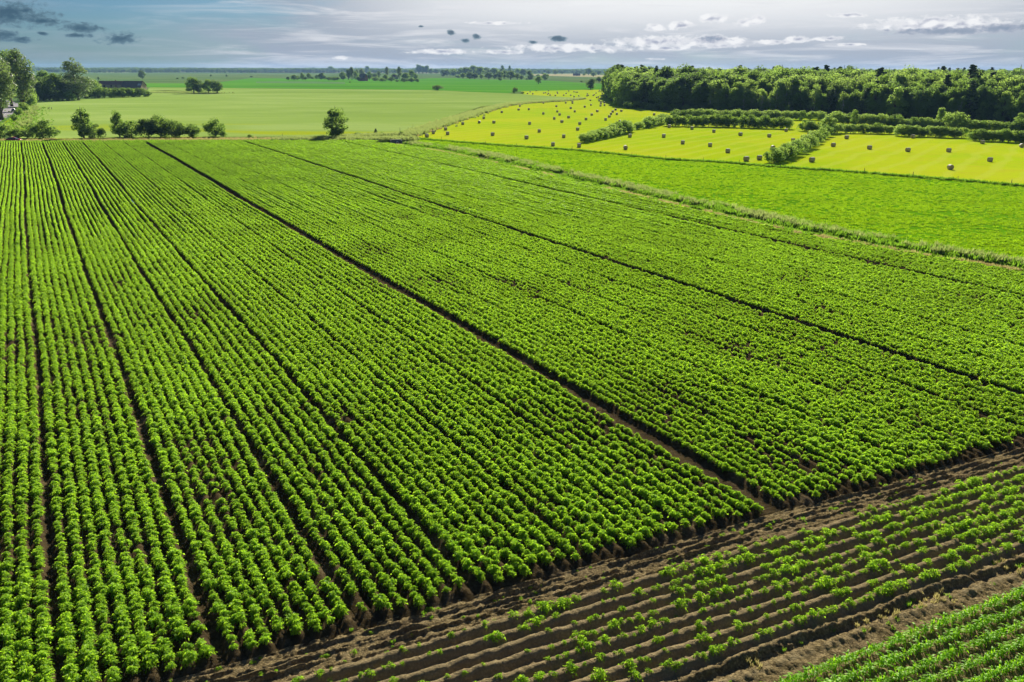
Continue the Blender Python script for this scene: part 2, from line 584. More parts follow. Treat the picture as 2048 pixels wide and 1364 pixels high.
DITCH_UP = [(828, 287), (900, 295), (1000, 312), (1100, 335), (1300, 382), (1500, 425), (1700, 468), (1900, 503), (2048, 530), (2300, 575)]
FIELD_EDGE = [(745, 283.5), (790, 291), (880, 306), (1000, 331), (1150, 366), (1300, 402), (1450, 438), (1600, 472), (1800, 508), (2048, 548), (2300, 592)]
HAY = [(825, 276), (870, 260), (935, 237), (971, 220), (1046, 208), (1120, 203), (1164, 198.5), (1138, 195), (1064, 190.5), (1046, 188), (1042, 183),
       (1101, 180.5), (1207, 179), (1222, 190), (1300, 205), (2048, 240), (2400, 255), (2400, 404)] + fence_pts()[::-1]
BARLEY = [(15, 273), (50, 235), (72, 213), (74, 203), (285, 191), (300, 174.5), (560, 177.5), (860, 180), (940, 184), (1014, 186.5), (1044, 188), (1064, 190),
          (1138, 194.7), (1164, 197.8), (1120, 201.5), (1046, 206), (971, 215), (900, 238), (820, 267), (760, 272), (400, 274), (60, 279)]
GREEN = [(270, 166.5), (420, 167), (505, 156), (600, 157.5), (840, 158), (860, 156.3), (910, 156.2), (960, 159), (1066, 160), (1120, 162.5), (1174, 166.5),
         (1230, 168), (1215, 179), (1042, 182.5), (1014, 186.3), (940, 183.8), (860, 179.7), (560, 177), (290, 174.2)]
MEADOW = fence_pts() + DITCH_UP[::-1]

# one sheet out to the horizon
g = Geo()
R0 = 9000.0
g.add([(-R0, -600, -0.02), (R0, -600, -0.02), (R0, R0, -0.02), (-R0, R0, -0.02)], [(0, 1, 2, 3)])
ground_m = ground_mat('far_pasture', [(0.12, 0.205, 0.06), (0.165, 0.235, 0.07), (0.09, 0.165, 0.05)], [(0.004, 0.45, 0.6), (0.012, 0.5, 0.62)],
                      stretch=(0.35, 1, 1))
link('ground', g.mesh('ground', ground_m), kind='structure')


def barley_extra(t, geo, c):
    V = geo.outputs['Position']
    # yellow thin patches near the lower edge
    n = t.noise(t.scale(V, (0.008, 0.03, 1)), 1.0, 3.0)
    sep = t.n('ShaderNodeSeparateXYZ')
    t.set(sep.inputs[0], V)
    near = t.smooth(sep.outputs[1], 430.0, 270.0)
    c = t.mix(t.math('MULTIPLY', t.smooth(n, 0.5, 0.62), near), c, (0.36, 0.43, 0.008, 1))
    # darker streaks of the drill lines
    s = t.noise(t.scale(V, (0.02, 0.5, 1)), 1.0, 4.0, 0.6)
    return t.mix(t.smooth(s, 0.54, 0.75, 0.0, 0.5), c, (0.14, 0.25, 0.04, 1))


def hay_extra(t, geo, c):
    V = geo.outputs['Position']
    s = t.noise(t.scale(V, (0.05, 0.5, 1), 0.25), 1.0, 4.0, 0.65)
    c = t.mix(t.smooth(s, 0.46, 0.70, 0.0, 0.8), c, (0.47, 0.45, 0.03, 1))
    w = t.n('ShaderNodeTexWave', wave_type='BANDS')
    t.set(w.inputs['Vector'], t.scale(V, (0.075, 0.075, 0.075), math.radians(35)))
    w.inputs['Scale'].default_value = 0.6
    w.inputs['Distortion'].default_value = 3.0
    w.inputs['Detail'].default_value = 2.0
    return t.mix(t.smooth(w.outputs['Fac'], 0.6, 1.0, 0.0, 0.4), c, (0.50, 0.56, 0.07, 1))


def meadow_extra(t, geo, c):
    V = geo.outputs['Position']
    s = t.noise(t.scale(V, (0.12, 0.7, 1), -0.55), 1.0, 5.0, 0.7)
    c = t.mix(t.smooth(s, 0.52, 0.66, 0.0, 0.7), c, (0.075, 0.20, 0.005, 1))
    y = t.noise(t.scale(V, (0.03, 0.05, 1)), 1.0, 4.0, 0.6)
    return t.mix(t.smooth(y, 0.5, 0.7, 0.0, 0.7), c, (0.23, 0.33, 0.006, 1))


barley_m = ground_mat('barley', [(0.28, 0.405, 0.085), (0.33, 0.45, 0.115), (0.23, 0.35, 0.065)], [(0.02, 0.45, 0.6), (0.008, 0.5, 0.65)],
                      stretch=(0.4, 1, 1), bump=0.6, bscale=1.2, extra=barley_extra)
green_m = ground_mat('young_crop', [(0.095, 0.30, 0.022), (0.13, 0.33, 0.03), (0.085, 0.24, 0.03)], [(0.01, 0.45, 0.6), (0.006, 0.55, 0.68)], stretch=(0.3, 1, 1), bump=0.3)
hay_m = ground_mat('mown_hay_stubble', [(0.40, 0.54, 0.008), (0.33, 0.51, 0.008), (0.46, 0.55, 0.015)], [(0.03, 0.4, 0.6), (0.012, 0.45, 0.6)],
                   bump=0.5, bscale=2.5, extra=hay_extra)
meadow_m = ground_mat('meadow_grass', [(0.115, 0.30, 0.005), (0.15, 0.34, 0.006), (0.10, 0.26, 0.005)], [(0.15, 0.42, 0.6), (0.05, 0.48, 0.65)],
                      bump=1.0, bscale=1.6, extra=meadow_extra)
strip_m = ground_mat('rough_grass_ground', [(0.12, 0.19, 0.03), (0.24, 0.25, 0.07), (0.07, 0.12, 0.02)], [(0.5, 0.4, 0.65), (0.2, 0.5, 0.7)], bump=0.8)
stubble_m = ground_mat('pale_stubble', [(0.48, 0.42, 0.20), (0.40, 0.40, 0.20)], [(0.003, 0.45, 0.6)])
verge_m = ground_mat('yellow_verge', [(0.32, 0.42, 0.02), (0.20, 0.34, 0.02)], [(0.1, 0.4, 0.6)], bump=0.6)  # yellow-green grass of the road verge, its own colour
patch_m = ground_mat('greyish_crop', [(0.15, 0.27, 0.10), (0.11, 0.24, 0.06)], [(0.01, 0.4, 0.6)])

poly_sheet('hay_field', HAY, 0.03, hay_m)
poly_sheet('barley_field', BARLEY, 0.05, barley_m)
poly_sheet('green_field', GREEN, 0.045, green_m)
poly_sheet('grass_meadow', MEADOW, 0.04, meadow_m)
poly_sheet('stubble_strip', [(-200, 142.6), (600, 144.0), (880, 146.6), (880, 145.4), (600, 142.8), (-200, 141.4)], 0.06, stubble_m)
poly_sheet('stubble_field', [(1062, 151), (1120, 152.5), (1215, 155), (1230, 151), (1150, 147.2), (1062, 148.5)], 0.06, stubble_m)
poly_sheet('pale_crop_field', [(200, 143.9), (235, 143.2), (262, 144.4), (230, 145)], 0.07, ground_mat('pale_crop', [(0.42, 0.42, 0.15), (0.36, 0.4, 0.14)], [(0.01, .4, .6)]))
poly_sheet('crop_patch', [(512, 166), (690, 168), (690, 164.5), (600, 162.5), (512, 163)], 0.06, patch_m)
poly_sheet('rough_pasture', [(300, 181), (420, 186.5), (455, 186), (330, 180)], 0.07, strip_m)
poly_sheet('field_margin', [(-120, 290), (400, 286), (745, 285), (790, 293), (835, 288), (830, 270), (740, 271.5), (400, 274), (60, 278), (-120, 282)], 0.035, strip_m)
poly_sheet('ditch_verge', FIELD_EDGE[1:] + DITCH_UP[::-1], 0.03, strip_m)
poly_sheet('barley_margin', [(826, 277), (872, 260), (937, 237), (973, 219), (1048, 207.6), (1120, 203), (1166, 198.5), (1166, 197), (1118, 200.5), (1040, 204), (962, 213), (890, 236), (808, 268)], 0.055, strip_m)
poly_sheet('yellow_verge', [(-60, 262), (0, 258), (40, 262), (72, 214), (60, 205), (36, 214), (33, 228), (6, 246), (-60, 285)], 0.045, verge_m)
poly_sheet('verge', [(-60, 235), (0, 216), (12, 205), (0, 200), (-60, 200)], 0.04, verge_m)
# the road
ROAD = [(-70, 262), (-20, 244), (8, 230), (24, 216), (24, 207), (10, 202), (-30, 199)]


def road():
    P = [pix(*p)[:2] for p in ROAD]
    w = 3.4
    L, Rr = [], []
    for i, p in enumerate(P):
        d = P[min(i + 1, len(P) - 1)] - P[max(i - 1, 0)]
        d /= np.linalg.norm(d)
        nrm = np.array([-d[1], d[0]])
        L.append((*(p + nrm * w), 0.07))
        Rr.append((*(p - nrm * w), 0.07))
    n = len(P)
    g = Geo()
    g.add(L + Rr, [(i, i + 1, n + i + 1, n + i) for i in range(n - 1)])
    me = g.mesh('road', M['asphalt'])
    link('road', me, kind='structure')
    # dashed centre line
    g = Geo()
    for i in range(n - 1):
        a, b = P[i], P[i + 1]
        ln = np.linalg.norm(b - a)
        d = (b - a) / ln
        nr = np.array([-d[1], d[0]]) * 0.08
        k = 0.0
        while k + 4 < ln:
            q0, q1 = a + d * k, a + d * (k + 4)
            g.add([(*(q0 - nr), .078), (*(q0 + nr), .078), (*(q1 + nr), .078), (*(q1 - nr), .078)], [(0, 1, 2, 3)])
            k += 12
    link('road_marking', g.mesh('road_marking', M['white_paint']), kind='structure')


road()

# ------------------------------------------------------------------ potato field
AZ = math.radians(-30.55)
DV = np.array([math.sin(AZ), math.cos(AZ)])      # along the rows, away from the camera
NV = np.array([math.cos(AZ), -math.sin(AZ)])     # across the rows, to the right


def st(p):
    p = np.asarray(p)[..., :2]
    return p @ NV, p @ DV


def xy(s, t):
    return np.asarray(s)[..., None] * NV + np.asarray(t)[..., None] * DV


T_A, SLOPE = 28.8, -0.1077
T_OFF = 0.35
SIDE = math.sqrt(1 + SLOPE ** 2)


def t_near(s):                       # end of the rows at the bare headland
    return T_A + T_OFF + SLOPE * s


far_poly = [pix(-700, 290), pix(-100, 287)] + [pix(0, 286.5), pix(400, 284.5)] + [pix(*p) for p in FIELD_EDGE]
far_st = np.array([st(p) for p in far_poly[:5]])
far_st = far_st[np.argsort(far_st[:, 0])]
edge_st = np.array([st(pix(*p)) for p in FIELD_EDGE])
edge_st = edge_st[np.argsort(edge_st[:, 1])]


def s_edge(t):                       # the ditch side of the field
    return np.interp(t, edge_st[:, 1], edge_st[:, 0])


def t_far(s):
    return np.interp(s, far_st[:, 0], far_st[:, 1])


# tramlines: (offset, width of the bare lane)
TRAM = [(-81.0, 1.15), (-53.0, 1.15), (-25.0, 1.1), (-19.4, 0.9), (-13.8, 0.95), (-8.1, 0.9), (-2.4, 0.92), (3.35, 1.05), (9.0, 0.98), (14.45, 1.06), (20.3, 0.9), (26.1, 0.92),
        (32.0, 1.9), (37.6, 0.9), (43.3, 0.94), (48.9, 0.88), (54.5, 0.94), (60.15, 1.75), (65.8, 0.9), (71.4, 0.94), (77.0, 0.88), (82.6, 0.92), (88.0, 1.6), (93.6, 0.9), (116.0, 1.35)]
rows = []
for (a, wa), (b, wb) in zip(TRAM[:-1], TRAM[1:]):
    lo, hi = a + wa / 2, b - wb / 2
    n = int(round((hi - lo) / 0.695)) + 1
    rows += list(np.linspace(lo, hi, n))
rows = np.array(rows)
rows = rows[rows < 104]


def wobble(s, t):
    return 0.16 * np.sin(t / 31.0 + 0.6) * np.clip((t - 30) / 80, 0, 1) + 0.05 * np.sin(t / 9.0 + s * 0.02) + 0.03 * np.sin(t / 4.1 + s * 1.7)


def in_view(P, mx=520, my=420):
    x, y, z = project(P)
    return (x > -mx) & (x < 2048 + mx) & (y < 1364 + my) & (z > 3)


RIDGE_H = 0.23


def build_ridges():
    n_t = 420
    u = np.linspace(0, 1, n_t)
    half = 0.378
    offs, zz, own = [], [], []
    for i, s in enumerate(rows):
        gl = (s - rows[i - 1]) if i else 0.7
        gr = (rows[i + 1] - s) if i < len(rows) - 1 else 0.7
        for o, z in ((-gl / 2 if gl < 0.82 else -0.40, 0.06), (-0.15, 0.06 + RIDGE_H * 0.9), (0.0, 0.06 + RIDGE_H), (0.15, 0.06 + RIDGE_H * 0.9)):
            offs.append(s + o)
            zz.append(z)
            own.append(i)
        if gr >= 0.82:
            offs.append(s + 0.40)
            zz.append(0.06)
            own.append(i)
    offs, zz = np.array(offs), np.array(zz)
    srow = rows[np.array(own)]
    t0 = t_near(srow) - 0.25 + 0.5 * (vnoise(srow * 1.7, srow * 0, 8) - 0.5)
    t1 = np.maximum(t_far(srow), t0 + 1.0)
    g_ = np.exp(u * 3.2) - 1
    g_ /= g_[-1]
    Tm = t0[:, None] + (t1 - t0)[:, None] * g_[None, :]
    Sm = offs[:, None] + wobble(srow[:, None], Tm)
    nz = (fbm(Sm * 2.5, Tm * 1.3, 3, 5) - 0.5) * 0.07
    # ridges run out flat at the headland
    fade = np.clip((Tm - t0[:, None]) / 0.45, 0, 1)
    Z = 0.05 + (zz[:, None] - 0.05) * fade + nz
    Z = np.maximum(Z, 0.015)
    XY = xy(Sm, Tm)
    V = np.concatenate([XY, Z[..., None]], -1).reshape(-1, 3)
    nr = len(offs)
    a = (np.arange(nr - 1)[:, None] * n_t + np.arange(n_t - 1)[None, :]).ravel()
    Fq = np.stack([a, a + n_t, a + n_t + 1, a + 1], 1)
    # keep only what can be seen
    cen = V[Fq].mean(1)
    cs, ct = st(cen)
    Fq = Fq[in_view(cen, 900, 900) & (cs < s_edge(ct) + 0.6)]
    used = np.unique(Fq)
    remap = np.zeros(len(V), int)
    remap[used] = np.arange(len(used))
    me = mesh_np('potato_field_soil', V[used], remap[Fq], SOIL, smooth=True)
    link('potato_field_soil', me, kind='structure')


build_ridges()


def potato_plant_mesh(name, seed, stems=7, leaves=4, leaflets=6, size=0.105, h=0.42, spread=0.15):
    r = np.random.default_rng(seed)
    g = Geo()
    for i in range(stems):
        a = r.uniform(0, 2 * math.pi)
        rr = spread * math.sqrt(r.uniform(0.02, 1))
        top = np.array([math.cos(a) * rr, math.sin(a) * rr, h * r.uniform(0.62, 1.0) * (1 - 0.35 * rr / spread)])
        base = np.array([math.cos(a) * rr * 0.25, math.sin(a) * rr * 0.25, -0.02])
        g.tube([base, (base + top) / 2 + np.array([0, 0, 0.03]), top], [0.012, 0.01, 0.006], 4, 0, False)
        for j in range(leaves):
            la = a + r.normal(0, 1.2) if rr > 0.08 else r.uniform(0, 2 * math.pi)
            ln = r.uniform(0.12, 0.22)
            z0 = top[2] - r.uniform(0, 0.16)
            d = np.array([math.cos(la), math.sin(la), 0])
            sd = np.array([-d[1], d[0], 0])
            st0 = np.array([top[0] * 0.9, top[1] * 0.9, z0])
            rise = r.uniform(0.0, 0.6)
            for k in range(leaflets):
                f = (k // 2 + 1) / (leaflets // 2 + 1) if k < leaflets - 1 else 1.0
                c = st0 + d * ln * f + np.array([0, 0, ln * (rise * f - 0.75 * f * f)])
                side = 0 if k == leaflets - 1 else (1 if k % 2 else -1)
                dd = d * (1 if side == 0 else 0.45) + sd * side + np.array([0, 0, r.uniform(-0.75, 0.25)])
                dd /= np.linalg.norm(dd)
                w = np.cross(dd, [0, 0, 1.0]) + r.normal(0, 0.35, 3)
                w /= np.linalg.norm(w) + 1e-9
                sz = size * r.uniform(0.75, 1.3)
                up = np.array([0, 0, 1.0]) * sz * 0.12
                g.add([c, c + dd * sz * 0.45 + w * sz * 0.36 + up, c + dd * sz * 1.05 - up * 2, c + dd * sz * 0.45 - w * sz * 0.36 + up], [(0, 1, 2, 3)], r.uniform(0, 1))
    return g.mesh(name, M['potato'])


def potato_segment_mesh(name, seed, n=8, step=0.3):
    """a stretch of a row (along local Y) for the distance"""
    r = np.random.default_rng(seed)
    g = Geo()
    for i in range(n):
        cy = (i - n / 2 + 0.5) * step + r.normal(0, 0.04)
        cx = r.normal(0, 0.03)
        k = r.uniform(0.75, 1.12)
        for j in range(46):
            d = r.normal(0, 1, 3)
            d[2] = abs(d[2])
            d /= np.linalg.norm(d)
            p = np.array([cx, cy, 0.08]) + d * np.array([0.205, 0.22, 0.35]) * k * r.uniform(0.8, 1.08)
            nrm = d * 0.7 + np.array([0, 0, 0.25]) + r.normal(0, 0.75, 3)
            nrm /= np.linalg.norm(nrm)
            a = np.cross(nrm, r.normal(0, 1, 3))
            a /= np.linalg.norm(a)
            b = np.cross(nrm, a)
            sz = r.uniform(0.07, 0.12)
            g.add([p - a * sz, p + b * sz * 0.7, p + a * sz, p - b * sz * 0.7], [(0, 1, 2, 3)], r.uniform(0, 1))
    return g.mesh(name, M['potato'])


def potato_points():
    P, S, RZ, I = [], [], [], []
    P2, S2, I2 = [], [], []
    lod = 150.0
    for ri, s in enumerate(rows):
        t0, t1 = t_near(s) + 0.15 + RNG.uniform(0, 0.7), float(t_far(s)) - 0.6
        if t1 - t0 < 1:
            continue
        tt = np.arange(t0, t1, 0.30)
        tt = tt + RNG.normal(0, 0.05, len(tt))
        tt = tt[s < s_edge(tt) - 0.2]
        if len(tt) < 2:
            continue
        dist = np.hypot(s, tt)
        near = dist < lod + RNG.uniform(-30, 30)
        t_ = tt[near]
        if len(t_):
            # missing plants: more often near the headland and in weak patches
            weak = fbm(np.full_like(t_, s) * 0.16 + 40, t_ * 0.10, 3, 11)
            endw = np.exp(-(t_ - t0) / 4.0)
            keep = RNG.uniform(0, 1, len(t_)) > (0.025 + np.clip(weak - 0.66, 0, 1) * 1.6 + 0.10 * endw)
            t_ = t_[keep]
            weak = weak[keep]
            p = xy(s + wobble(s, t_) + RNG.normal(0, 0.05, len(t_)), t_)
            P.append(np.column_stack([p, np.full(len(t_), 0.05 + RIDGE_H)]))
            S.append(RNG.normal(1.0, 0.20, len(t_)) * (1.16 - 0.38 * np.clip(weak - 0.35, 0, 1) * 2) * (1 + 0.07 * math.sin(ri * 2.3)))
        t_ = tt[~near]
        if len(t_) > 8:
            t_ = t_[::8] + 1.05
            p = xy(s + wobble(s, t_), t_)
            P2.append(np.column_stack([p, np.full(len(t_), 0.05 + RIDGE_H)]))
            S2.append(RNG.normal(1.0, 0.09, len(t_)) * (0.9 + 0.3 * fbm(np.full_like(t_, s) * 0.12, t_ * 0.05, 3, 21)))
    P, S = np.concatenate(P), np.concatenate(S)
    k = in_view(P)
    P, S = P[k], np.clip(S[k], 0.5, 1.4)
    P2, S2 = np.concatenate(P2), np.concatenate(S2)
    k = in_view(P2)
    return P, S, P2[k], S2[k]


PLANTS = [potato_plant_mesh('potato_plant_%d' % i, 100 + i) for i in range(8)]
PLANTS_MID = [potato_plant_mesh('potato_plant_mid_%d' % i, 140 + i, 6, 4, 4, 0.115, 0.42, 0.11) for i in range(6)]
SEGS = [potato_segment_mesh('potato_segment_%d' % i, 160 + i) for i in range(8)]


def build_potatoes():
    P, S, P2, S2 = potato_points()
    x, y, _ = project(P)
    d = np.linalg.norm(P - np.array([0, 0, CAM_H]), axis=1)
    vis = (x > 5) & (x < 2043) & (y < 1358)
    order = np.argsort(np.where(vis, d, 1e9))
    one = order[:300]
    for i in one:
        me = PLANTS[RNG.integers(len(PLANTS))]
        link('potato_plant', me, None, tuple(P[i]), RNG.uniform(0, 6.28), (float(S[i]) * 0.85, float(S[i]) * 0.85, float(S[i]) * 0.92),
             label='bushy green potato plant in the dense ridge rows that end at the rutted bare track',
             category='potato plant', group='potato plants in the dense rows')
    rest = order[300:]
    n, n2 = len(rest), len(P2)
    near = d[rest] < 62
    idx = np.where(near, RNG.integers(0, 8, n), 8 + RNG.integers(0, 6, n))
    pts = np.concatenate([P[rest], P2])
    rz = np.concatenate([RNG.uniform(0, 6.28, n), -AZ + RNG.integers(0, 2, n2) * math.pi])
    sc = np.concatenate([S[rest], S2])
    scl = np.stack([sc * 0.82, np.concatenate([S[rest] * 0.88, np.ones(n2)]), sc * 0.92], 1)
    idx = np.concatenate([idx, 14 + RNG.integers(0, 8, n2)])
    print('potato instances', n, n2)
    scatter('potato_crop', pts, rz, scl, idx, PLANTS + PLANTS_MID + SEGS, kind='stuff',
            label='dense green potato crop in long converging ridge rows', category='potato crop')


build_potatoes()

# ------------------------------------------------------------------ bare headland, cross ridges, maize
E_DIR = (NV + SLOPE * DV) / SIDE                  # along the headland, to the right
C_DIR = -(DV - SLOPE * NV) / SIDE                 # towards the camera
H0 = NV * 0 + DV * T_A                            # point on the field's near edge at s = 0


def ec(e, c):
    return H0 + np.asarray(e)[..., None] * E_DIR + np.asarray(c)[..., None] * C_DIR


RIDGE_C = [2.2 + 0.757 * i for i in range(8)]
MAIZE_C = [10.2 + 0.745 * i for i in range(14)]


def headland_z(e, c):
    """height of the soil in headland coordinates"""
    z = 0.07 + (fbm(e * 0.9, c * 0.9, 3, 3) - 0.5) * 0.10 + (fbm(e * 4, c * 4, 3, 9) - 0.5) * 0.20
    # wheel ruts with tread bars; the second pair swings off to the field lane
    tram_e = (32.0) * SIDE
    swing = np.exp(-((e - tram_e) / 5.0) ** 2)
    for c0, wid, dep, sw in ((0.05, 0.15, 0.10, 0.5), (0.50, 0.17, 0.15, 0.45), (0.98, 0.15, 0.12, 0.25), (1.48, 0.19, 0.15, 0.2)):
        cc = c0 - sw * swing + 0.07 * np.sin(e * 0.41 + c0 * 5) + 0.03 * np.sin(e * 1.3 + c0 * 9)
        q = (c - cc) / wid
        m = np.exp(-q ** 4) * (0.55 + 0.9 * fbm(e * 0.45, c0 * 9 + e * 0, 2, 23))
        bars = np.sign(np.sin((e + np.abs(c - cc) * 1.1) * 2 * math.pi / 0.34))
        tread = 0.06 * bars * np.exp(-(q / 0.95) ** 4) * (fbm(e * 0.3, c0 * 7 + e * 0, 2, 31) > 0.45)
        z = z - dep * m + tread
        z = z + 0.09 * np.exp(-((np.abs(c - cc) - wid * 1.3) / 0.05) ** 2) * (0.4 + fbm(e * 2.2, c0 * 5 + c * 0, 3, 41))
    # ridges of the cross rows
    for c0 in RIDGE_C:
        w = 0.035 * np.sin(e * 0.8 + c0 * 3) + 0.02 * np.sin(e * 2.1 + c0)
        q = np.abs(c - c0 - w)
        z = np.maximum(z, 0.04 + 0.28 * np.clip((0.36 - q) / 0.26, 0, 1) ** 0.9 + (fbm(e * 3, c * 3, 4, 4) - 0.5) * 0.17)
    # rough low bank and dry track beside the maize
    z = z + 0.20 * np.exp(-((c - 8.15 - 0.1 * np.sin(e * 0.7)) / 0.20) ** 2) * (0.5 + fbm(e * 1.2, c * 2, 3, 8))
    z = z - 0.10 * np.exp(-((c - 8.5) / 0.15) ** 2)
    z = z + 0.06 * np.exp(-((c - 8.95) / 0.2) ** 2)
    z = z + (fbm(e * 5.5, c * 5.5, 3, 14) - 0.5) * 0.22 * np.clip((c - 7.8) / 0.4, 0, 1)
    for c0 in MAIZE_C:
        z = z + 0.08 * np.exp(-((c - c0) / 0.16) ** 2)
    return np.maximum(z, 0.012)


def build_headland():
    e = np.concatenate([np.arange(-8, 46, 0.085), np.arange(46, 90, 0.25)])
    c = np.concatenate([np.arange(-0.35, 2.0, 0.05), np.arange(2.0, 8.4, 0.075), np.arange(8.4, 21.0, 0.11)])
    Eg, Cg = np.meshgrid(e, c, indexing='ij')
    Z = headland_z(Eg, Cg)
    edge = np.clip((Cg + 0.35) / 0.35, 0, 1)
    Z = 0.012 + (Z - 0.012) * edge
    XY = ec(Eg, Cg)
    V = np.concatenate([XY, Z[..., None]], -1).reshape(-1, 3)
    ne, nc = Eg.shape
    a = (np.arange(ne - 1)[:, None] * nc + np.arange(nc - 1)[None, :]).ravel()
    Fq = np.stack([a, a + 1, a + nc + 1, a + nc], 1)
    cen = V[Fq].mean(1)
    Fq = Fq[in_view(cen, 900, 900)]
    used = np.unique(Fq)
    remap = np.zeros(len(V), int)
    remap[used] = np.arange(len(used))

    def ex(t, geo, c_):
        c_ = soil_extra(t, geo, c_)
        # dry pale dust strip along the rough track beside the maize
        dp = t.n('ShaderNodeVectorMath', operation='DOT_PRODUCT')
        t.set(dp.inputs[0], geo.outputs['Position'])
        dp.inputs[1].default_value = (C_DIR[0], C_DIR[1], 0)
        cc = t.math('SUBTRACT', dp.outputs['Value'], float(H0 @ C_DIR))
        n = t.noise(geo.outputs['Position'], 1.6, 4.0)
        band = t.smooth(t.math('ABSOLUTE', t.math('SUBTRACT', cc, 8.95)), 0.32, 0.08)
        c_ = t.mix(t.math('MULTIPLY', band, t.smooth(n, 0.4, 0.65)), c_, (0.25, 0.20, 0.11, 1))
        # lit ridge tops put into the colour: whole cross-ridge strip lightened
        band2 = t.smooth(t.math('ABSOLUTE', t.math('SUBTRACT', cc, 4.9)), 3.4, 2.9)
        return t.mix(t.math('MULTIPLY', band2, 0.45), c_, (0.30, 0.24, 0.135, 1))
    m = ground_mat('headland_soil', [(0.24, 0.185, 0.09), (0.34, 0.265, 0.135), (0.125, 0.092, 0.045)], [(1.8, 0.4, 0.65), (6.0, 0.5, 0.7)], bump=1.0, bscale=9.0, extra=ex)
    link('headland_soil', mesh_np('headland_soil', V[used], remap[Fq], m, smooth=True), kind='structure')


build_headland()
YOUNG = [potato_plant_mesh('young_potato_plant_%d' % i, 200 + i, 5, 4, 5, 0.085, 0.30, 0.13) for i in range(6)]


def build_young():
    P, S = [], []
    for c0 in RIDGE_C:
        e = np.arange(-4, 70, 0.33)
        e = e + RNG.normal(0, 0.09, len(e))
        dens = fbm(e * 0.35 + c0 * 9, e * 0 + c0 * 3, 3, 77)
        right = np.clip((e - 18) / 25, 0, 1)
        keep = RNG.uniform(0, 1, len(e)) < np.clip(0.50 + right * 0.45 + (dens - 0.5) * 1.3, 0.1, 0.98)
        e = e[keep]
        dens, right = dens[keep], right[keep]
        w = 0.035 * np.sin(e * 0.8 + c0 * 3) + 0.02 * np.sin(e * 2.1 + c0)
        cc = c0 + w + RNG.normal(0, 0.05, len(e))
        P.append(np.column_stack([ec(e, cc), np.full(len(e), 0.32)]))
        S.append(np.clip(RNG.lognormal(-0.28, 0.36, len(e)) * (0.75 + 0.8 * (dens - 0.4) + 0.25 * right), 0.28, 1.35))
    # strays on the wheel track
    e = RNG.uniform(-2, 45, 90)
    c = RNG.uniform(-0.1, 1.8, 90)
    P.append(np.column_stack([ec(e, c), np.full(90, 0.07)]))
    S.append(RNG.uniform(0.2, 0.55, 90))
    P, S = np.concatenate(P), np.concatenate(S)
    k = in_view(P)
    P, S = P[k], S[k]
    x, y, _ = project(P)
    d = np.linalg.norm(P - np.array([0, 0, CAM_H]), axis=1)
    vis = (x > 3) & (x < 2045) & (y < 1358)
    order = np.argsort(np.where(vis, d / S, 1e9))
    for i in order[:300]:
        link('young_potato_plant', YOUNG[RNG.integers(len(YOUNG))], None, tuple(P[i]), RNG.uniform(0, 6.28), float(S[i]),
             label='small separate potato plant on a bare brown cross ridge beside the track',
             category='potato plant', group='young potato plants on the cross ridges')
    rest = order[300:]
    n = len(rest)
    scatter('young_potato_growth', P[rest], RNG.uniform(0, 6.28, n), S[rest], RNG.integers(0, 6, n), YOUNG, kind='stuff',
            label='scattered small potato plants along the bare cross ridges', category='potato growth')


build_young()


def maize_mesh(name, seed):
    r = np.random.default_rng(seed)
    g = Geo()
    h = 0.42
    g.tube([(0, 0, -0.02), (0.01, 0, h * 0.6), (0.0, 0.01, h)], [0.016, 0.012, 0.006], 4, 0, False)
    a = r.uniform(0, 6.28)
    for i in range(8):
        a += math.pi + r.normal(0, 0.45)
        d = np.array([math.cos(a), math.sin(a), 0])
        sd = np.array([-d[1], d[0], 0])
        z0 = h * (0.12 + 0.85 * i / 7)
        ln = r.uniform(0.26, 0.44) * (1.0 - 0.35 * (i > 6))
        el0 = r.uniform(0.75, 1.25) + 0.2 * (i > 5)
        n = 6
        p = np.array([0, 0, z0])
        pts = [p.copy()]
        el = el0
        for k in range(n):
            p = p + (d * math.cos(el) + np.array([0, 0, math.sin(el)])) * ln / n
            el -= r.uniform(0.30, 0.52)
            pts.append(p.copy())
        tw = r.normal(0, 0.5)
        V = []
        for k, q in enumerate(pts):
            w = 0.038 * (0.55 + 1.1 * k / n if k < n * 0.4 else (1 - (k / n - 0.4) / 0.62)) + 0.003
            s2 = sd * math.cos(tw * k / n) + np.array([0, 0, 1]) * math.sin(tw * k / n)
            V += [q - s2 * w, q + s2 * w]
        g.add(V, [(2 * k, 2 * k + 1, 2 * k + 3, 2 * k + 2) for k in range(n)], r.uniform(0, 1))
    return g.mesh(name, M['maize'])


MAIZE = [maize_mesh('maize_plant_%d' % i, 300 + i) for i in range(8)]


def build_maize():
    P = []
    for c0 in MAIZE_C:
        e = np.arange(4, 70, 0.155)
        e = e + RNG.normal(0, 0.03, len(e))
        e = e[RNG.uniform(0, 1, len(e)) > 0.06]
        P.append(np.column_stack([ec(e, c0 + RNG.normal(0, 0.025, len(e))), np.full(len(e), 0.12)]))
    P = np.concatenate(P)
    P = P[in_view(P, 520, 520)]
    x, y, _ = project(P)
    d = np.linalg.norm(P - np.array([0, 0, CAM_H]), axis=1)
    vis = (x < 2043) & (y < 1358)
    order = np.argsort(np.where(vis, d, 1e9))
    S = RNG.normal(1.0, 0.13, len(P))
    for i in order[:300]:
        link('maize_plant', MAIZE[RNG.integers(len(MAIZE))], None, tuple(P[i]), RNG.uniform(0, 6.28), float(S[i]),
             label='young maize plant with arching strap leaves in the rows below the dry track',
             category='maize plant', group='young maize plants in rows')
    rest = order[300:]
    n = len(rest)
    scatter('maize_crop', P[rest], RNG.uniform(0, 6.28, n), S[rest], RNG.integers(0, 8, n), MAIZE, kind='stuff',
            label='rows of young maize continuing along the dry track', category='maize crop')


build_maize()


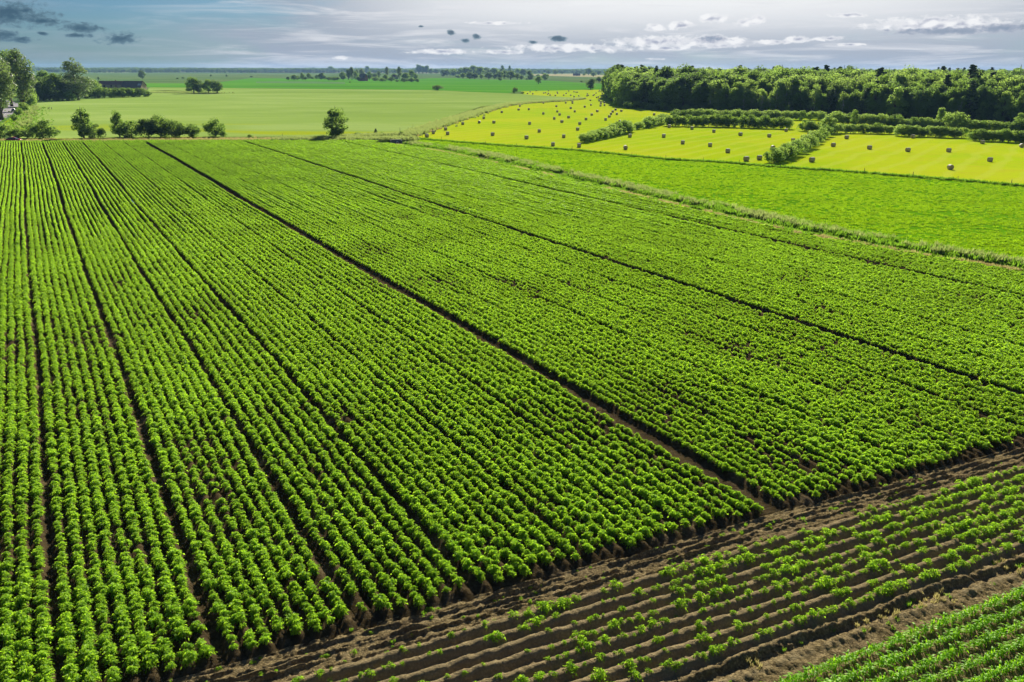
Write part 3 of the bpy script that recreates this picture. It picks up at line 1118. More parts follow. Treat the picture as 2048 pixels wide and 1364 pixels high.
# ------------------------------------------------------------------ grass
def tuft_mesh(name, seed, mat, n=26, h=0.8, spread=0.35, w=0.035, lean=0.35):
    r = np.random.default_rng(seed)
    g = Geo()
    for i in range(n):
        a, rr = r.uniform(0, 6.28), spread * math.sqrt(r.uniform(0, 1))
        b = np.array([math.cos(a) * rr, math.sin(a) * rr, -0.02])
        hh = h * r.uniform(0.55, 1.1)
        la = r.uniform(0, 6.28)
        d = np.array([math.cos(la), math.sin(la), 0]) * lean * hh * r.uniform(0.2, 1)
        s_ = np.array([-math.sin(la), math.cos(la), 0])
        ww = w * r.uniform(0.6, 1.3)
        m1, t1 = b + d * 0.3 + np.array([0, 0, hh * 0.6]), b + d + np.array([0, 0, hh])
        g.add([b - s_ * ww, b + s_ * ww, m1 + s_ * ww, m1 - s_ * ww, t1 + s_ * ww * 0.25, t1 - s_ * ww * 0.25], [(0, 1, 2, 3), (3, 2, 4, 5)], r.uniform(0, 1))
    return g.mesh(name, mat)


TUFT_G = [tuft_mesh('tuft_green_%d' % i, 400 + i, M['grass_green'], 28, 0.55, 0.45, 0.05) for i in range(3)]
TUFT_S = [tuft_mesh('tuft_straw_%d' % i, 410 + i, M['grass_straw'], 30, 0.65, 0.40, 0.04) for i in range(3)]
TUFT_Y = [tuft_mesh('tuft_grey_%d' % i, 420 + i, M['grass_grey'], 36, 1.15, 0.5, 0.045) for i in range(3)]
TUFT_M = [tuft_mesh('tuft_meadow_%d' % i, 430 + i, M['grass_meadow'], 40, 0.42, 0.75, 0.07, 0.8) for i in range(3)]
TUFTS = TUFT_G + TUFT_S + TUFT_Y + TUFT_M


def along(poly_px, step, f0=None):
    """points along a pixel polyline on the ground, evenly spaced in metres"""
    P = np.array([pix(*p)[:2] for p in poly_px])
    L = np.concatenate([[0], np.cumsum(np.linalg.norm(np.diff(P, axis=0), axis=1))])
    q = np.arange(0, L[-1], step)
    return np.column_stack([np.interp(q, L, P[:, 0]), np.interp(q, L, P[:, 1])]), L[-1]


def build_grass():
    pts, idx, scl = [], [], []

    def put(xy_, kinds, smin, smax, z=0.03):
        n = len(xy_)
        pts.append(np.column_stack([xy_, np.full(n, z)]))
        idx.append(np.asarray(kinds)[RNG.integers(0, len(kinds), n)])
        scl.append(RNG.uniform(smin, smax, n))
    G, S_, Y = [0, 1, 2], [3, 4, 5], [6, 7, 8]
    lo, _ = along(FIELD_EDGE[1:], 0.22)
    up, _ = along(DITCH_UP, 0.22)
    k = min(len(lo), len(up))
    # resample both edges to the same count
    f = np.linspace(0, 1, max(len(lo), len(up)))
    lo = np.column_stack([np.interp(f, np.linspace(0, 1, len(lo)), lo[:, i]) for i in (0, 1)])
    up = np.column_stack([np.interp(f, np.linspace(0, 1, len(up)), up[:, i]) for i in (0, 1)])

    def band(a, b, rep, kinds, s0, s1, thr=None, seed=0):
        for _ in range(rep):
            u = RNG.uniform(a, b, len(lo))[:, None]
            q = lo * (1 - u) + up * u
            if thr is not None:
                q = q[fbm(q[:, 0] * 0.22, q[:, 1] * 0.22, 3, seed) > thr]
            put(q, kinds, s0, s1)
    band(0.0, 0.16, 2, S_, 0.5, 1.0, 0.42, 1)
    band(0.0, 0.24, 1, G, 0.7, 1.2, 0.5, 2)
    band(0.24, 0.42, 1, G, 0.5, 0.9, 0.35, 3)
    band(0.50, 0.95, 2, Y, 0.55, 1.05, 0.45, 4)
    band(0.42, 1.02, 3, G, 0.9, 1.8, 0.46, 5)
    # margin at the far end of the field
    for a, b, n, kinds in (((-60, 286), (740, 282.5), 2600, G), ((-60, 284), (740, 279), 1600, S_), ((560, 281), (830, 280), 800, Y), ((690, 276), (825, 271.5), 700, Y)):
        pa, pb = pix(*a)[:2], pix(*b)[:2]
        u = RNG.uniform(0, 1, n)[:, None]
        q = pa * (1 - u) + pb * u + RNG.normal(0, 1, (n, 2)) * np.array([1.0, 2.4])
        put(q, kinds, 0.6, 1.3)
    # barley margin
    mg, _ = along([(815, 273), (880, 250), (950, 228), (1005, 212), (1048, 206.5), (1120, 202.3), (1164, 198)], 0.18)
    for rep in range(3):
        q = mg + RNG.normal(0, 1, mg.shape) * np.array([2.0, 3.5])
        put(q, Y if rep else S_, 0.8, 1.4)
    # fence line
    fl, _ = along(fence_pts(), 0.28)
    for rep in range(2):
        put(fl + RNG.normal(0, 0.35, fl.shape), G, 0.7, 1.35)
    # meadow tufts
    poly = np.array([pix(*p)[:2] for p in MEADOW])
    n = 90000
    q = np.column_stack([RNG.uniform(poly[:, 0].min(), poly[:, 0].max(), n), RNG.uniform(poly[:, 1].min(), poly[:, 1].max(), n)])
    q = q[inside(q, poly)]
    q = q[in_view(np.column_stack([q, np.zeros(len(q))]), 100)]
    w = fbm(q[:, 0] * 0.12 + q[:, 1] * 0.05, q[:, 1] * 0.25, 4, 55)
    q = q[w + RNG.uniform(-0.25, 0.25, len(q)) > 0.36]
    put(q, [9, 10, 11], 0.22, 0.62, 0.03)
    put(q[:1200], G, 0.3, 0.6, 0.03)
    # field verge by the road
    for a, b, n, kinds, sp in (((60, 215), (30, 262), 700, G, 4.0), ((70, 214), (40, 258), 200, Y, 2.0), ((300, 185), (440, 187), 500, Y, 6.0)):
        pa, pb = pix(*a)[:2], pix(*b)[:2]
        u = RNG.uniform(0, 1, n)[:, None]
        put(pa * (1 - u) + pb * u + RNG.normal(0, sp, (n, 2)), kinds, 0.6, 1.3)
    # weeds on the dry track by the maize
    e = RNG.uniform(12, 60, 700)
    e = e[fbm(e * 0.5, e * 0, 3, 19) > 0.52]
    c = RNG.normal(8.55, 0.45, len(e))
    put(ec(e, c), S_ + [0], 0.08, 0.34, 0.06)
    e = RNG.uniform(-4, 60, 160)
    put(ec(e, RNG.uniform(-0.2, 9.4, 160)), G, 0.1, 0.28, 0.08)
    pts_, idx_, scl_ = np.concatenate(pts), np.concatenate(idx), np.concatenate(scl)
    k = in_view(pts_, 420)
    pts_, idx_, scl_ = pts_[k], idx_[k], scl_[k]
    n = len(pts_)
    print('grass tufts', n)
    scatter('rough_grass', pts_, RNG.uniform(0, 6.28, n), scl_, idx_, TUFTS, kind='stuff',
            label='tall rough grass along the ditch, margins and meadow', category='grass')


build_grass()


# ------------------------------------------------------------------ trees
def leaf_quads(g, c, rad, n, size, r, flat=0.85, up=0.35, droop=0.0, mi=0, tint0=0.5):
    d = r.normal(0, 1, (n, 3))
    d /= np.linalg.norm(d, axis=1)[:, None]
    rr = r.uniform(0.45, 1.0, n) ** 0.6
    p = c + d * rr[:, None] * rad * np.array([1, 1, flat])
    nr = d * 0.9 + r.normal(0, 0.6, (n, 3)) + np.array([0, 0, up])
    nr /= np.linalg.norm(nr, axis=1)[:, None]
    a = np.cross(nr, r.normal(0, 1, (n, 3)))
    a /= np.linalg.norm(a, axis=1)[:, None] + 1e-9
    if droop:
        a = a + np.array([0, 0, -droop])
        a /= np.linalg.norm(a, axis=1)[:, None]
    b = np.cross(nr, a)
    b /= np.linalg.norm(b, axis=1)[:, None] + 1e-9
    s = (size * r.uniform(0.6, 1.35, n))[:, None]
    V = np.stack([p - a * s, p + b * s * 0.62 + a * s * 0.1, p + a * s, p - b * s * 0.62 - a * s * 0.1], 1).reshape(-1, 3)
    Fq = np.arange(4 * n).reshape(n, 4)
    g.add(V, Fq, np.clip(tint0 + r.normal(0, 0.22, n), 0, 1), mi)


TREE_KINDS = {
    # H, crown centre, crown radii (w, h), clumps, clump radius, leaves per clump, leaf size, trunk radius
    'broad': dict(H=12, cz=0.52, rw=0.34, rh=0.46, n=46, cr=0.12, lv=115, ls=0.021, tr=0.022),
    'oval': dict(H=12, cz=0.51, rw=0.25, rh=0.48, n=52, cr=0.09, lv=100, ls=0.019, tr=0.02),
    'poplar': dict(H=24, cz=0.57, rw=0.22, rh=0.43, n=76, cr=0.078, lv=95, ls=0.0125, tr=0.02),
    'pear': dict(H=24, cz=0.5, rw=0.25, rh=0.48, n=90, cr=0.075, lv=90, ls=0.0125, tr=0.02),
    'birch': dict(H=16, cz=0.56, rw=0.17, rh=0.43, n=40, cr=0.075, lv=66, ls=0.0135, tr=0.013),
    'spruce': dict(H=18, cz=0.5, rw=0.17, rh=0.5, n=54, cr=0.07, lv=70, ls=0.015, tr=0.016),
    'shrub': dict(H=5, cz=0.48, rw=0.55, rh=0.5, n=30, cr=0.20, lv=120, ls=0.032, tr=0.02),
}
TREES = {}


def make_tree(kind, seed, leaf, bark, tag):
    k = TREE_KINDS[kind]
    r = np.random.default_rng(seed)
    H = k['H']
    gt, gc = Geo(), Geo()
    bend = r.normal(0, 0.02, 2)
    top = k['cz'] + k['rh'] * 0.65
    trunk = [np.array([bend[0] * z * z, bend[1] * z * z, z]) for z in np.linspace(0, top, 6)]
    rad = [k['tr'] * (1.25 if i == 0 else 1 - 0.82 * i / 5) for i in range(6)]
    gt.tube(np.array(trunk) * H, np.array(rad) * H, 6)
    for i in range(k['n']):
        if kind == 'spruce':
            z = 0.10 + 0.86 * (i + 0.5) / k['n']
            R_ = k['rw'] * (1 - z) ** 0.85 + 0.015
            a = i * 2.4 + r.normal(0, 0.3)
            c = np.array([math.cos(a) * R_ * r.uniform(0.5, 0.9), math.sin(a) * R_ * r.uniform(0.5, 0.9), z - 0.02])
            cr = k['cr'] * (0.35 + 1.0 * (1 - z))
        else:
            d = r.normal(0, 1, 3)
            d /= np.linalg.norm(d)
            q = r.uniform(0.25, 1.0) ** 0.5
            c = d * q * np.array([k['rw'], k['rw'], k['rh']]) * np.array([1 - k['cr'] / k['rw'] * 0.55] * 2 + [1 - k['cr'] / k['rh'] * 0.55])
            if kind in ('oval', 'pear'):          # widest low down, foliage to the ground
                c[2] = (((c[2] / k['rh'] + 1) / 2) ** (1.3 if kind == 'oval' else 1.1) * 2 - 1) * k['rh']
            # narrower towards the top, irregular
            c[:2] *= 1.0 - (0.5 if kind == 'oval' else 0.3) * np.clip(c[2] / k['rh'], -0.6, 1)
            c[2] += k['cz']
            c[:2] += bend * c[2]
            cr = k['cr'] * r.uniform(0.6, 1.25)
            if kind == 'shrub':
                c[2] = max(c[2], cr * 0.6)
        if i % 2 == 0 and kind != 'spruce':
            zb = max(0.04, min(c[2] - 0.12, top * 0.9) * r.uniform(0.55, 0.9))
            b0 = np.array([bend[0] * zb * zb, bend[1] * zb * zb, zb])
            mid = (b0 + c) / 2 + np.array([0, 0, -0.02])
            lr = k['tr'] * 0.38
            gt.tube(np.array([b0, mid, c]) * H, np.array([lr, lr * 0.65, lr * 0.2]) * H, 4, 0, False)
        leaf_quads(gc, c * H, cr * H, int(k['lv'] * r.uniform(0.7, 1.3)), k['ls'] * H, r, 0.85 if kind != 'spruce' else 0.5,
                   0.3, 0.5 if kind == 'birch' else 0.0, 0, r.uniform(0.2, 0.8))
    nm = 'tree_%s_%s_%d' % (kind, tag, seed)
    tm = gt.mesh(nm + '_trunk', bark, True)
    cm = gc.mesh(nm + '_crown', leaf)
    gj = Geo()
    gj.v, gj.f, gj.n, gj.t, gj.m = gt.v[:], gt.f[:], gt.n, gt.t[:], gt.m[:]
    for v, f, t_ in zip(gc.v, gc.f, gc.t):
        gj.v.append(v)
        gj.f.append(f + gt.n)
        gj.t.append(t_)
        gj.m.append(np.full(len(t_), 1))
    jm = gj.mesh(nm + '_joined', [bark, leaf])
    allv = np.concatenate(gc.v)
    w = np.percentile(np.abs(allv[:, :2]), 97) * 2
    TREES.setdefault((kind, tag), []).append((tm, cm, jm, float(np.percentile(allv[:, 2], 99.7)), float(w)))


for kind, tag, leaf, bark, n in (('broad', 'mid', 'leaf_mid', 'bark', 3), ('broad', 'dark', 'leaf_dark', 'bark', 3), ('broad', 'light', 'leaf_light', 'bark', 2),
                                 ('oval', 'mid', 'leaf_mid', 'bark', 2), ('oval', 'light', 'leaf_light', 'bark', 2), ('oval', 'dark', 'leaf_dark', 'bark', 2),
                                 ('poplar', 'silver', 'leaf_silver', 'bark', 2), ('poplar', 'mid', 'leaf_mid', 'bark', 2),
                                 ('pear', 'silver', 'leaf_silver', 'bark', 2), ('birch', 'light', 'leaf_light', 'birch_bark', 3), ('birch', 'mid', 'leaf_mid', 'birch_bark', 2),
                                 ('spruce', 'dark', 'needle', 'bark', 2),
                                 ('shrub', 'mid', 'leaf_mid', 'bark', 3), ('shrub', 'dark', 'leaf_dark', 'bark', 2), ('shrub', 'light', 'leaf_light', 'bark', 3)):
    for i in range(n):
        make_tree(kind, 500 + i * 7 + len(TREES) * 31, M[leaf], M[bark], tag)


def place_tree(kind, tag, loc, height, width=None, name='tree', label='', cat='tree', group=None, rz=None):
    tm, cm, jm, h0, w0 = random.choice(TREES[(kind, tag)])
    sz = height / h0
    sx = sz if width is None else width / w0
    sx = max(0.55 * sz, min(2.0 * sz, sx))
    t = thing(name, label, cat, (loc[0], loc[1], 0.0), random.uniform(0, 6.28) if rz is None else rz, (sx, sx, sz), group)
    link('trunk', tm, t)
    link('crown', cm, t)
    return t


def tree_px(kind, tag, x, y, wpx, hpx, name, label, cat='tree', group=None):
    p = pix(x, y)
    k = px_per_m(p)
    return place_tree(kind, tag, p, hpx / k * 1.03, wpx / k, name, label, cat, group)


def build_trees():
    # ---- field margin by the far end of the potato rows
    mg = 'trees and bushes along the far margin'
    for kind, tag, x, y, w, h, nm, lab in (
        ('shrub', 'light', 2, 279, 40, 32, 'bush', 'bright green bush beside the parked red car'),
        ('shrub', 'mid', 36, 277, 34, 19, 'bush', 'low bush behind the bonnet of the red car'),
        ('shrub', 'mid', 86, 277, 54, 34, 'bush', 'wide rounded bush right of the red car'),
        ('shrub', 'light', 56, 276, 26, 17, 'bush', 'small pale bush against the wide rounded bush'),
        ('oval', 'mid', 168, 276, 34, 54, 'margin_tree', 'pointed young tree with a low bush at its foot'),
        ('shrub', 'mid', 190, 277, 36, 27, 'bush', 'low bush leaning on the pointed young tree'),
        ('oval', 'mid', 240, 274, 28, 49, 'margin_tree', 'slender tree at the end of the long thicket'),
        ('shrub', 'mid', 264, 275, 44, 31, 'bush', 'dark bush beside the slender tree in the thicket'),
        ('shrub', 'dark', 298, 275, 44, 35, 'bush', 'dense bush in the middle of the margin thicket'),
        ('shrub', 'mid', 322, 274, 54, 41, 'bush', 'tallest rounded bush of the margin thicket'),
        ('shrub', 'mid', 350, 275, 42, 31, 'bush', 'sloping bush beside the tallest thicket bush'),
        ('shrub', 'mid', 385, 274, 34, 25, 'bush', 'lower bush at the open end of the margin thicket'),
        ('shrub', 'mid', 432, 273, 40, 34, 'bush', 'single round bush standing alone on the field margin'),
        ('shrub', 'light', 448, 273, 14, 10, 'bush', 'tiny bush at the foot of the lone round bush'),
        ('oval', 'mid', 674, 276, 42, 55, 'margin_tree', 'lone full leafy tree casting shadow on the margin'),
        ('shrub', 'light', 717, 274, 18, 9, 'bush', 'low bright bush near the lone tree'),
        ('spruce', 'dark', 752, 272, 9, 14, 'margin_tree', 'tiny conifer sapling between small bushes'),
        ('shrub', 'light', 764, 272, 9, 8, 'bush', 'small bush next to the conifer sapling'),
        ('shrub', 'light', 774, 272, 6, 6, 'bush', 'tiny bush between sapling and culvert'),
        ('shrub', 'light', 804, 273, 9, 11, 'bush', 'small pointed bush above the culvert'),
        ('shrub', 'light', 500, 275, 9, 6, 'bush', 'tiny bush alone on the straw coloured margin'),
    ):
        tree_px(kind, tag, x, y, w, h, nm, lab, 'tree' if 'tree' in nm else 'bush', mg)
    # ---- roadside trees upper left
    rg = 'roadside trees'
    for kind, tag, x, y, w, h, lab in (
        ('poplar', 'silver', 4, 240, 58, 130, 'tall silvery poplar leaning over the road bend'),
        ('poplar', 'silver', 50, 222, 50, 112, 'tall silvery poplar with uneven top beside the road'),
        ('poplar', 'silver', -14, 232, 60, 128, 'tall silvery poplar on the far side of the road'),
        ('poplar', 'mid', 24, 213, 50, 102, 'dark tall poplar behind the silvery roadside ones'),
        ('oval', 'mid', 58, 213, 30, 62, 'leafy roadside tree at the corner of the barley'),
    ):
        tree_px(kind, tag, x, y, w, h, 'roadside_tree', lab, 'tree', rg)
    for x, y, w, h, tag, lab in ((62, 214, 22, 30, 'light', 'bright bush at the barley corner under the poplars'), (50, 224, 18, 18, 'light', 'bright verge bush halfway along the road'),
                                 (38, 232, 14, 16, 'mid', 'dark verge bush beside the asphalt'), (30, 243, 12, 14, 'mid', 'lowest dark verge bush next to pale grass')):
        tree_px('shrub', tag, x, y, w, h, 'verge_bush', lab, 'bush', 'bushes on the road verge')
    # ---- wood and hedge by the barn
    bg_ = 'trees by the long barn'
    for kind, tag, x, y, w, h, lab in (
        ('broad', 'dark', 80, 200, 34, 42, 'dark tree at the outer edge of the barn wood'),
        ('broad', 'dark', 98, 199, 36, 44, 'dark round tree second into the barn wood'),
        ('broad', 'mid', 116, 200, 36, 49, 'higher rounded tree beside the big poplar'),
        ('broad', 'dark', 134, 200, 30, 38, 'dark tree squeezed against the big poplar'),
        ('broad', 'mid', 92, 193, 30, 48, 'rear tree peeking over the dark barn wood'),
        ('pear', 'silver', 157, 200, 50, 76, 'big broad poplar towering above the barn hedge'),
        ('broad', 'light', 190, 190, 24, 30, 'round yellow green tree at the barn gable'),
    ):
        tree_px(kind, tag, x, y, w, h, 'barn_wood_tree', lab, 'tree', bg_)
    for i, x in enumerate((76, 88, 100, 113, 126, 140)):
        tree_px('shrub', ('dark', 'mid')[i % 2], x, 201.5, 22, 19, 'understorey_bush', 'dark bush filling the foot of the barn wood', 'bush', 'bushes under the barn wood')
    for i, x in enumerate((172, 184, 197, 209, 222, 234, 246, 257, 268, 279, 290, 297)):
        y = 197.5 - (x - 172) * 0.035
        tree_px('shrub', 'dark' if i % 2 else 'mid', x, y, 22 if x < 285 else 14, (21 - i * 0.5) if x < 295 else 10, 'hedge_bush',
                'dark hedge bush in front of the long barn', 'bush', 'hedge in front of the barn')
    for x, y, w, h, lab in ((285, 158, 12, 15.5, 'single dark tree alone in the far pale field'), (388, 187, 28, 30, 'tallest tree of the small field copse'),
                            (398, 187, 20, 24, 'dark tree tucked beside the tallest copse tree'), (417, 187, 20, 26, 'round middle tree of the field copse'),
                            (435, 187, 24, 24, 'dark round tree at the end of the field copse')):
        tree_px('broad', 'mid' if x in (388, 417) else 'dark', x, y, w, h, 'field_tree', lab, 'tree', 'trees standing in the fields')
    for x, y, w, h, kind, tag, lab in (
        (876, 181, 20, 10, 'shrub', 'dark', 'dark bush on the edge of bright green and barley fields'),
        (1030, 187, 12, 11.5, 'shrub', 'dark', 'upright dark bush where barley meets the bale field'),
        (1045, 187.5, 7, 4, 'shrub', 'mid', 'low bush right beside the upright dark bush'),
        (1077, 168, 13, 15, 'broad', 'mid', 'round tree alone in the bright green field'),
        (1181, 179, 18, 20, 'broad', 'dark', 'large dark tree at the corner of the bright green field'),
        (1198, 166, 13, 12, 'broad', 'dark', 'dark tree behind the large corner tree'),
        (1162, 164.5, 11, 3, 'shrub', 'dark', 'flat dark bush in the far pasture'),
        (1213, 190, 15, 22, 'birch', 'light', 'thin airy birch at the tip of the forest'),
        (1000, 161.5, 9, 6, 'shrub', 'dark', 'small dark bush by the far copse'),
        (197, 160, 5, 6, 'shrub', 'dark', 'small bush behind the barn roof'), (355, 158, 9, 2.5, 'shrub', 'dark', 'flat far bush in the grey green field'),
        (366, 157.5, 6, 3, 'shrub', 'dark', 'small dark far bush next to the flat one'), (422, 153.5, 4, 4, 'shrub', 'dark', 'tiny upright far bush'),
        (453, 153.5, 4, 4, 'shrub', 'dark', 'tiny far bush near the horizon field'), (503, 155, 18, 3, 'shrub', 'dark', 'long low far bush at the green field edge'),
        (700, 165.5, 4, 2.5, 'shrub', 'dark', 'speck of bush in the bright green field'),
    ):
        tree_px(kind, tag, x, y, w, h, 'field_tree' if kind != 'shrub' else 'field_bush', lab, 'tree' if kind != 'shrub' else 'bush', 'trees standing in the fields')
    # ---- village clump
    vill = [(110, 275, 45, 45), (195, 278, 70, 80), (240, 275, 55, 50), (305, 275, 95, 55), (350, 275, 45, 50), (395, 262, 75, 55), (440, 262, 30, 45), (505, 265, 60, 50),
            (560, 268, 85, 75), (610, 268, 50, 55), (660, 280, 45, 75), (740, 280, 50, 80), (790, 280, 45, 50), (860, 262, 92, 80), (862, 276, 65, 55), (935, 275, 140, 60),
            (985, 274, 165, 60), (1030, 270, 110, 60), (1060, 268, 130, 40), (1070, 287, 60, 70), (1120, 252, 125, 60), (1222, 270, 105, 70), (1290, 255, 70, 90),
            (1300, 286, 55, 90), (1350, 250, 90, 50), (1400, 292, 45, 120), (1460, 250, 145, 50), (1440, 290, 85, 70), (1520, 292, 55, 90), (1560, 260, 70, 80),
            (1630, 270, 165, 60), (1600, 298, 30, 60), (1690, 302, 52, 110), (1720, 275, 95, 110), (1800, 302, 52, 110), (1800, 262, 115, 80), (1872, 302, 45, 65), (1850, 265, 75, 60)]
    for i, (x, y, h, w) in enumerate(vill):
        X, Y, h_, w_ = 560 + x / 6.827, 120 + y / 6.827, h / 6.827, w / 6.827
        kind = 'poplar' if h > 1.9 * w else ('shrub' if h < 0.8 * w else 'broad')
        tag = {'poplar': 'silver', 'shrub': ('dark', 'mid')[i % 2], 'broad': ('dark', 'mid')[i % 2]}[kind]
        lab = {'poplar': 'tall slender tree in the farmstead clump', 'shrub': 'low wide bush at the farmstead clump', 'broad': 'rounded tree in the farmstead clump'}[kind]
        tree_px(kind, tag, X, Y, w_ * 1.1, h_, 'farmstead_tree', lab, 'tree', 'farmstead ' + {'poplar': 'tall trees', 'shrub': 'bushes', 'broad': 'round trees'}[kind])
    clump = [(140, 175, 65, 45), (185, 175, 70, 55), (300, 195, 30, 55), (355, 200, 55, 60), (250, 170, 70, 100), (330, 170, 80, 100), (430, 205, 70, 75), (480, 205, 60, 65),
             (400, 175, 92, 110), (470, 168, 100, 120), (540, 175, 95, 100), (555, 208, 50, 40), (600, 170, 85, 90), (635, 210, 75, 85), (695, 205, 50, 45), (690, 170, 80, 90),
             (750, 205, 80, 85), (800, 200, 85, 80), (775, 165, 98, 45), (870, 212, 90, 85), (862, 160, 92, 36), (940, 210, 65, 70), (985, 212, 45, 55), (960, 165, 70, 90),
             (1010, 170, 70, 70), (1078, 212, 92, 65), (1045, 213, 15, 40), (1240, 218, 68, 78), (1165, 180, 25, 85)]
    for i, (x, y, h, w) in enumerate(clump):
        X, Y, h_, w_ = 860 + x / 5.389, 120 + y / 5.389, h / 5.389, w / 5.389
        kind = 'oval' if h > 1.35 * w else ('shrub' if h < 0.8 * w else 'broad')
        tag = ('dark', 'mid')[(i * 7 // 3) % 2]
        lab = {'oval': 'upright tree in the dark far copse', 'shrub': 'wide low tree in the dark far copse', 'broad': 'rounded tree in the dark far copse'}[kind]
        tree_px(kind, tag, X, Y, w_ * 1.1, h_, 'copse_tree', lab, 'tree', 'far copse ' + kind)
    # far hedgerow trees nearer than the horizon woods
    for i, (x, y, h, w) in enumerate([(587, 144.2, 6, 10), (601, 144.2, 6, 8), (610, 144, 5, 6), (617, 144, 6, 8), (651, 143.6, 7, 7), (662, 144.5, 11, 13), (690, 145, 8, 10), (735, 146, 13, 9),
                                      (758, 146, 8, 12), (790, 146.5, 8, 12), (838, 147, 17, 9), (845, 147, 14, 12), (853, 147, 15, 10), (862, 147.6, 10, 14), (872, 147.6, 9, 14), (1085, 148.8, 5, 12),
                                      (1097, 148.6, 8, 18), (1110, 148.8, 9, 18), (1124, 148.6, 7, 14), (1138, 147, 4, 12), (1152, 148, 5, 10), (1163, 148, 5, 10), (1177, 150, 13, 12),
                                      (1187, 153.5, 9, 14), (1197, 150, 8, 12), (1168, 151.5, 5, 10), (1216, 153, 9, 20), (1226, 153, 8, 16), (1210, 154.6, 3, 20),
                                      (1070, 147.5, 6, 14), (1058, 147.5, 5, 12), (1043, 147, 6, 12)]):
        tree_px('broad', ('dark', 'mid')[i % 2], x, y, w * 1.15, h, 'distant_tree', 'distant bluish tree scattered before the horizon woods', 'tree', 'distant trees before the horizon woods')

    # ---- hedges round the bale fields
    def hedge(pts, step_px, h0, h1, wf, tags, label, group, jit=0.14):
        L = np.concatenate([[0], np.cumsum([math.hypot(b[0] - a[0], (b[1] - a[1]) * 2.2) for a, b in zip(pts[:-1], pts[1:])])])
        q = np.arange(0, L[-1] + 0.1, step_px)
        for i, v in enumerate(q):
            x = np.interp(v, L, [p[0] for p in pts])
            y = np.interp(v, L, [p[1] for p in pts])
            h = np.interp(v, [0, L[-1]], [h0, h1]) * random.uniform(1 - jit, 1 + jit)
            tree_px('shrub', random.choice(tags), x + random.uniform(-2, 2), y, h * wf * random.uniform(0.9, 1.2), h, 'hedge_bush', label, 'bush', group)
    hedge([(1170, 285), (1205, 277), (1245, 266), (1262, 263)], 9, 19, 24, 1.25, ['mid', 'light', 'light'], 'leafy bush in the short slanting hedge between bale fields', 'short slanting hedge')
    hedge([(1272, 259), (1282, 258)], 8, 14, 14, 1.2, ['light'], 'low leafy bush joining the slanting hedge to the next', 'low link of the slanting hedge')
    hedge([(1292, 256), (1312, 250), (1330, 246)], 8, 19, 17, 1.3, ['mid', 'light'], 'bush where the slanting hedge meets the long hedge', 'upper slanting hedge')
    hedge([(1340, 252), (1450, 254), (1576, 258)], 13, 22, 23, 1.0, ['mid', 'light', 'mid'], 'bush in the long clipped looking hedge behind the middle bale field', 'long hedge behind the middle bale field')
    hedge([(1352, 236), (1440, 236), (1545, 240)], 17, 15, 17, 1.5, ['light', 'light', 'mid'], 'pale rounded bush in the second hedge behind the long hedge', 'second hedge row')
    hedge([(1552, 240), (1646, 240)], 17, 17, 17, 1.4, ['light', 'mid'], 'pale bush in the second hedge near the grey willow', 'second hedge near the willow')
    hedge([(1549, 326), (1580, 314), (1612, 296), (1640, 279), (1652, 272)], 13, 29, 20, 1.2, ['mid', 'light', 'light'], 'bush in the slanting hedge casting shade on the yellow field', 'long slanting hedge')
    hedge([(1610, 262), (1640, 263)], 14, 21, 21, 1.2, ['mid'], 'bush of the isolated round clump beside the willow', 'round bush clump')
    hedge([(1664, 268), (1680, 266), (1792, 268)], 13, 19, 18, 1.2, ['mid', 'light'], 'bush in the hedge between willow and first gap', 'hedge behind the large bale field')
    hedge([(1804, 272), (1925, 276)], 13, 20, 19, 1.2, ['mid', 'light'], 'bush in the hedge between the two field gaps', 'hedge between the gaps')
    hedge([(1948, 281), (2060, 286), (2120, 290)], 14, 22, 25, 1.2, ['mid', 'light'], 'bush in the hedge beyond the second field gap', 'hedge beyond the second gap')
    hedge([(1672, 248), (1798, 255)], 15, 22, 22, 1.25, ['mid', 'light'], 'bush in the rear hedge nearest the forest shade', 'rear hedge')
    hedge([(1806, 256), (1895, 259)], 15, 19, 20, 1.3, ['mid', 'light'], 'bush in the rear hedge below the pointed tree', 'rear hedge below the pointed tree')
    hedge([(1934, 262), (2060, 265), (2130, 268)], 16, 20, 24, 1.3, ['mid', 'light'], 'bush in the rear hedge past the big round bush', 'rear hedge past the round bush')
    hedge([(1256, 217), (1380, 224), (1545, 231)], 15, 14, 15, 1.4, ['mid', 'dark'], 'shaded grey green bush along the foot of the forest', 'bushes at the foot of the forest')
    tree_px('broad', 'light', 1657, 266, 30, 34, 'willow_tree', 'pale grey green willow between the hedges', 'tree')
    tree_px('oval', 'mid', 1707, 252, 14, 30, 'hedge_tree', 'pointed little tree rising from the rear hedge', 'tree')
    tree_px('oval', 'light', 1880, 256, 20, 38, 'hedge_tree', 'tall pointed light tree in the rear hedge', 'tree')
    tree_px('shrub', 'light', 1906, 260, 40, 34, 'round_bush', 'big round light bush in the rear hedge', 'bush')
    tree_px('oval', 'light', 2036, 258, 20, 30, 'hedge_tree', 'pointed light tree at the end of the rear hedge', 'tree')
    tree_px('shrub', 'light', 1245, 213, 32, 24, 'forest_bush', 'light bush at the forest corner by the bales', 'bush')
    tree_px('oval', 'mid', 1573, 234, 12, 22, 'hedge_tree', 'small pointed tree before the forest', 'tree')


build_trees()


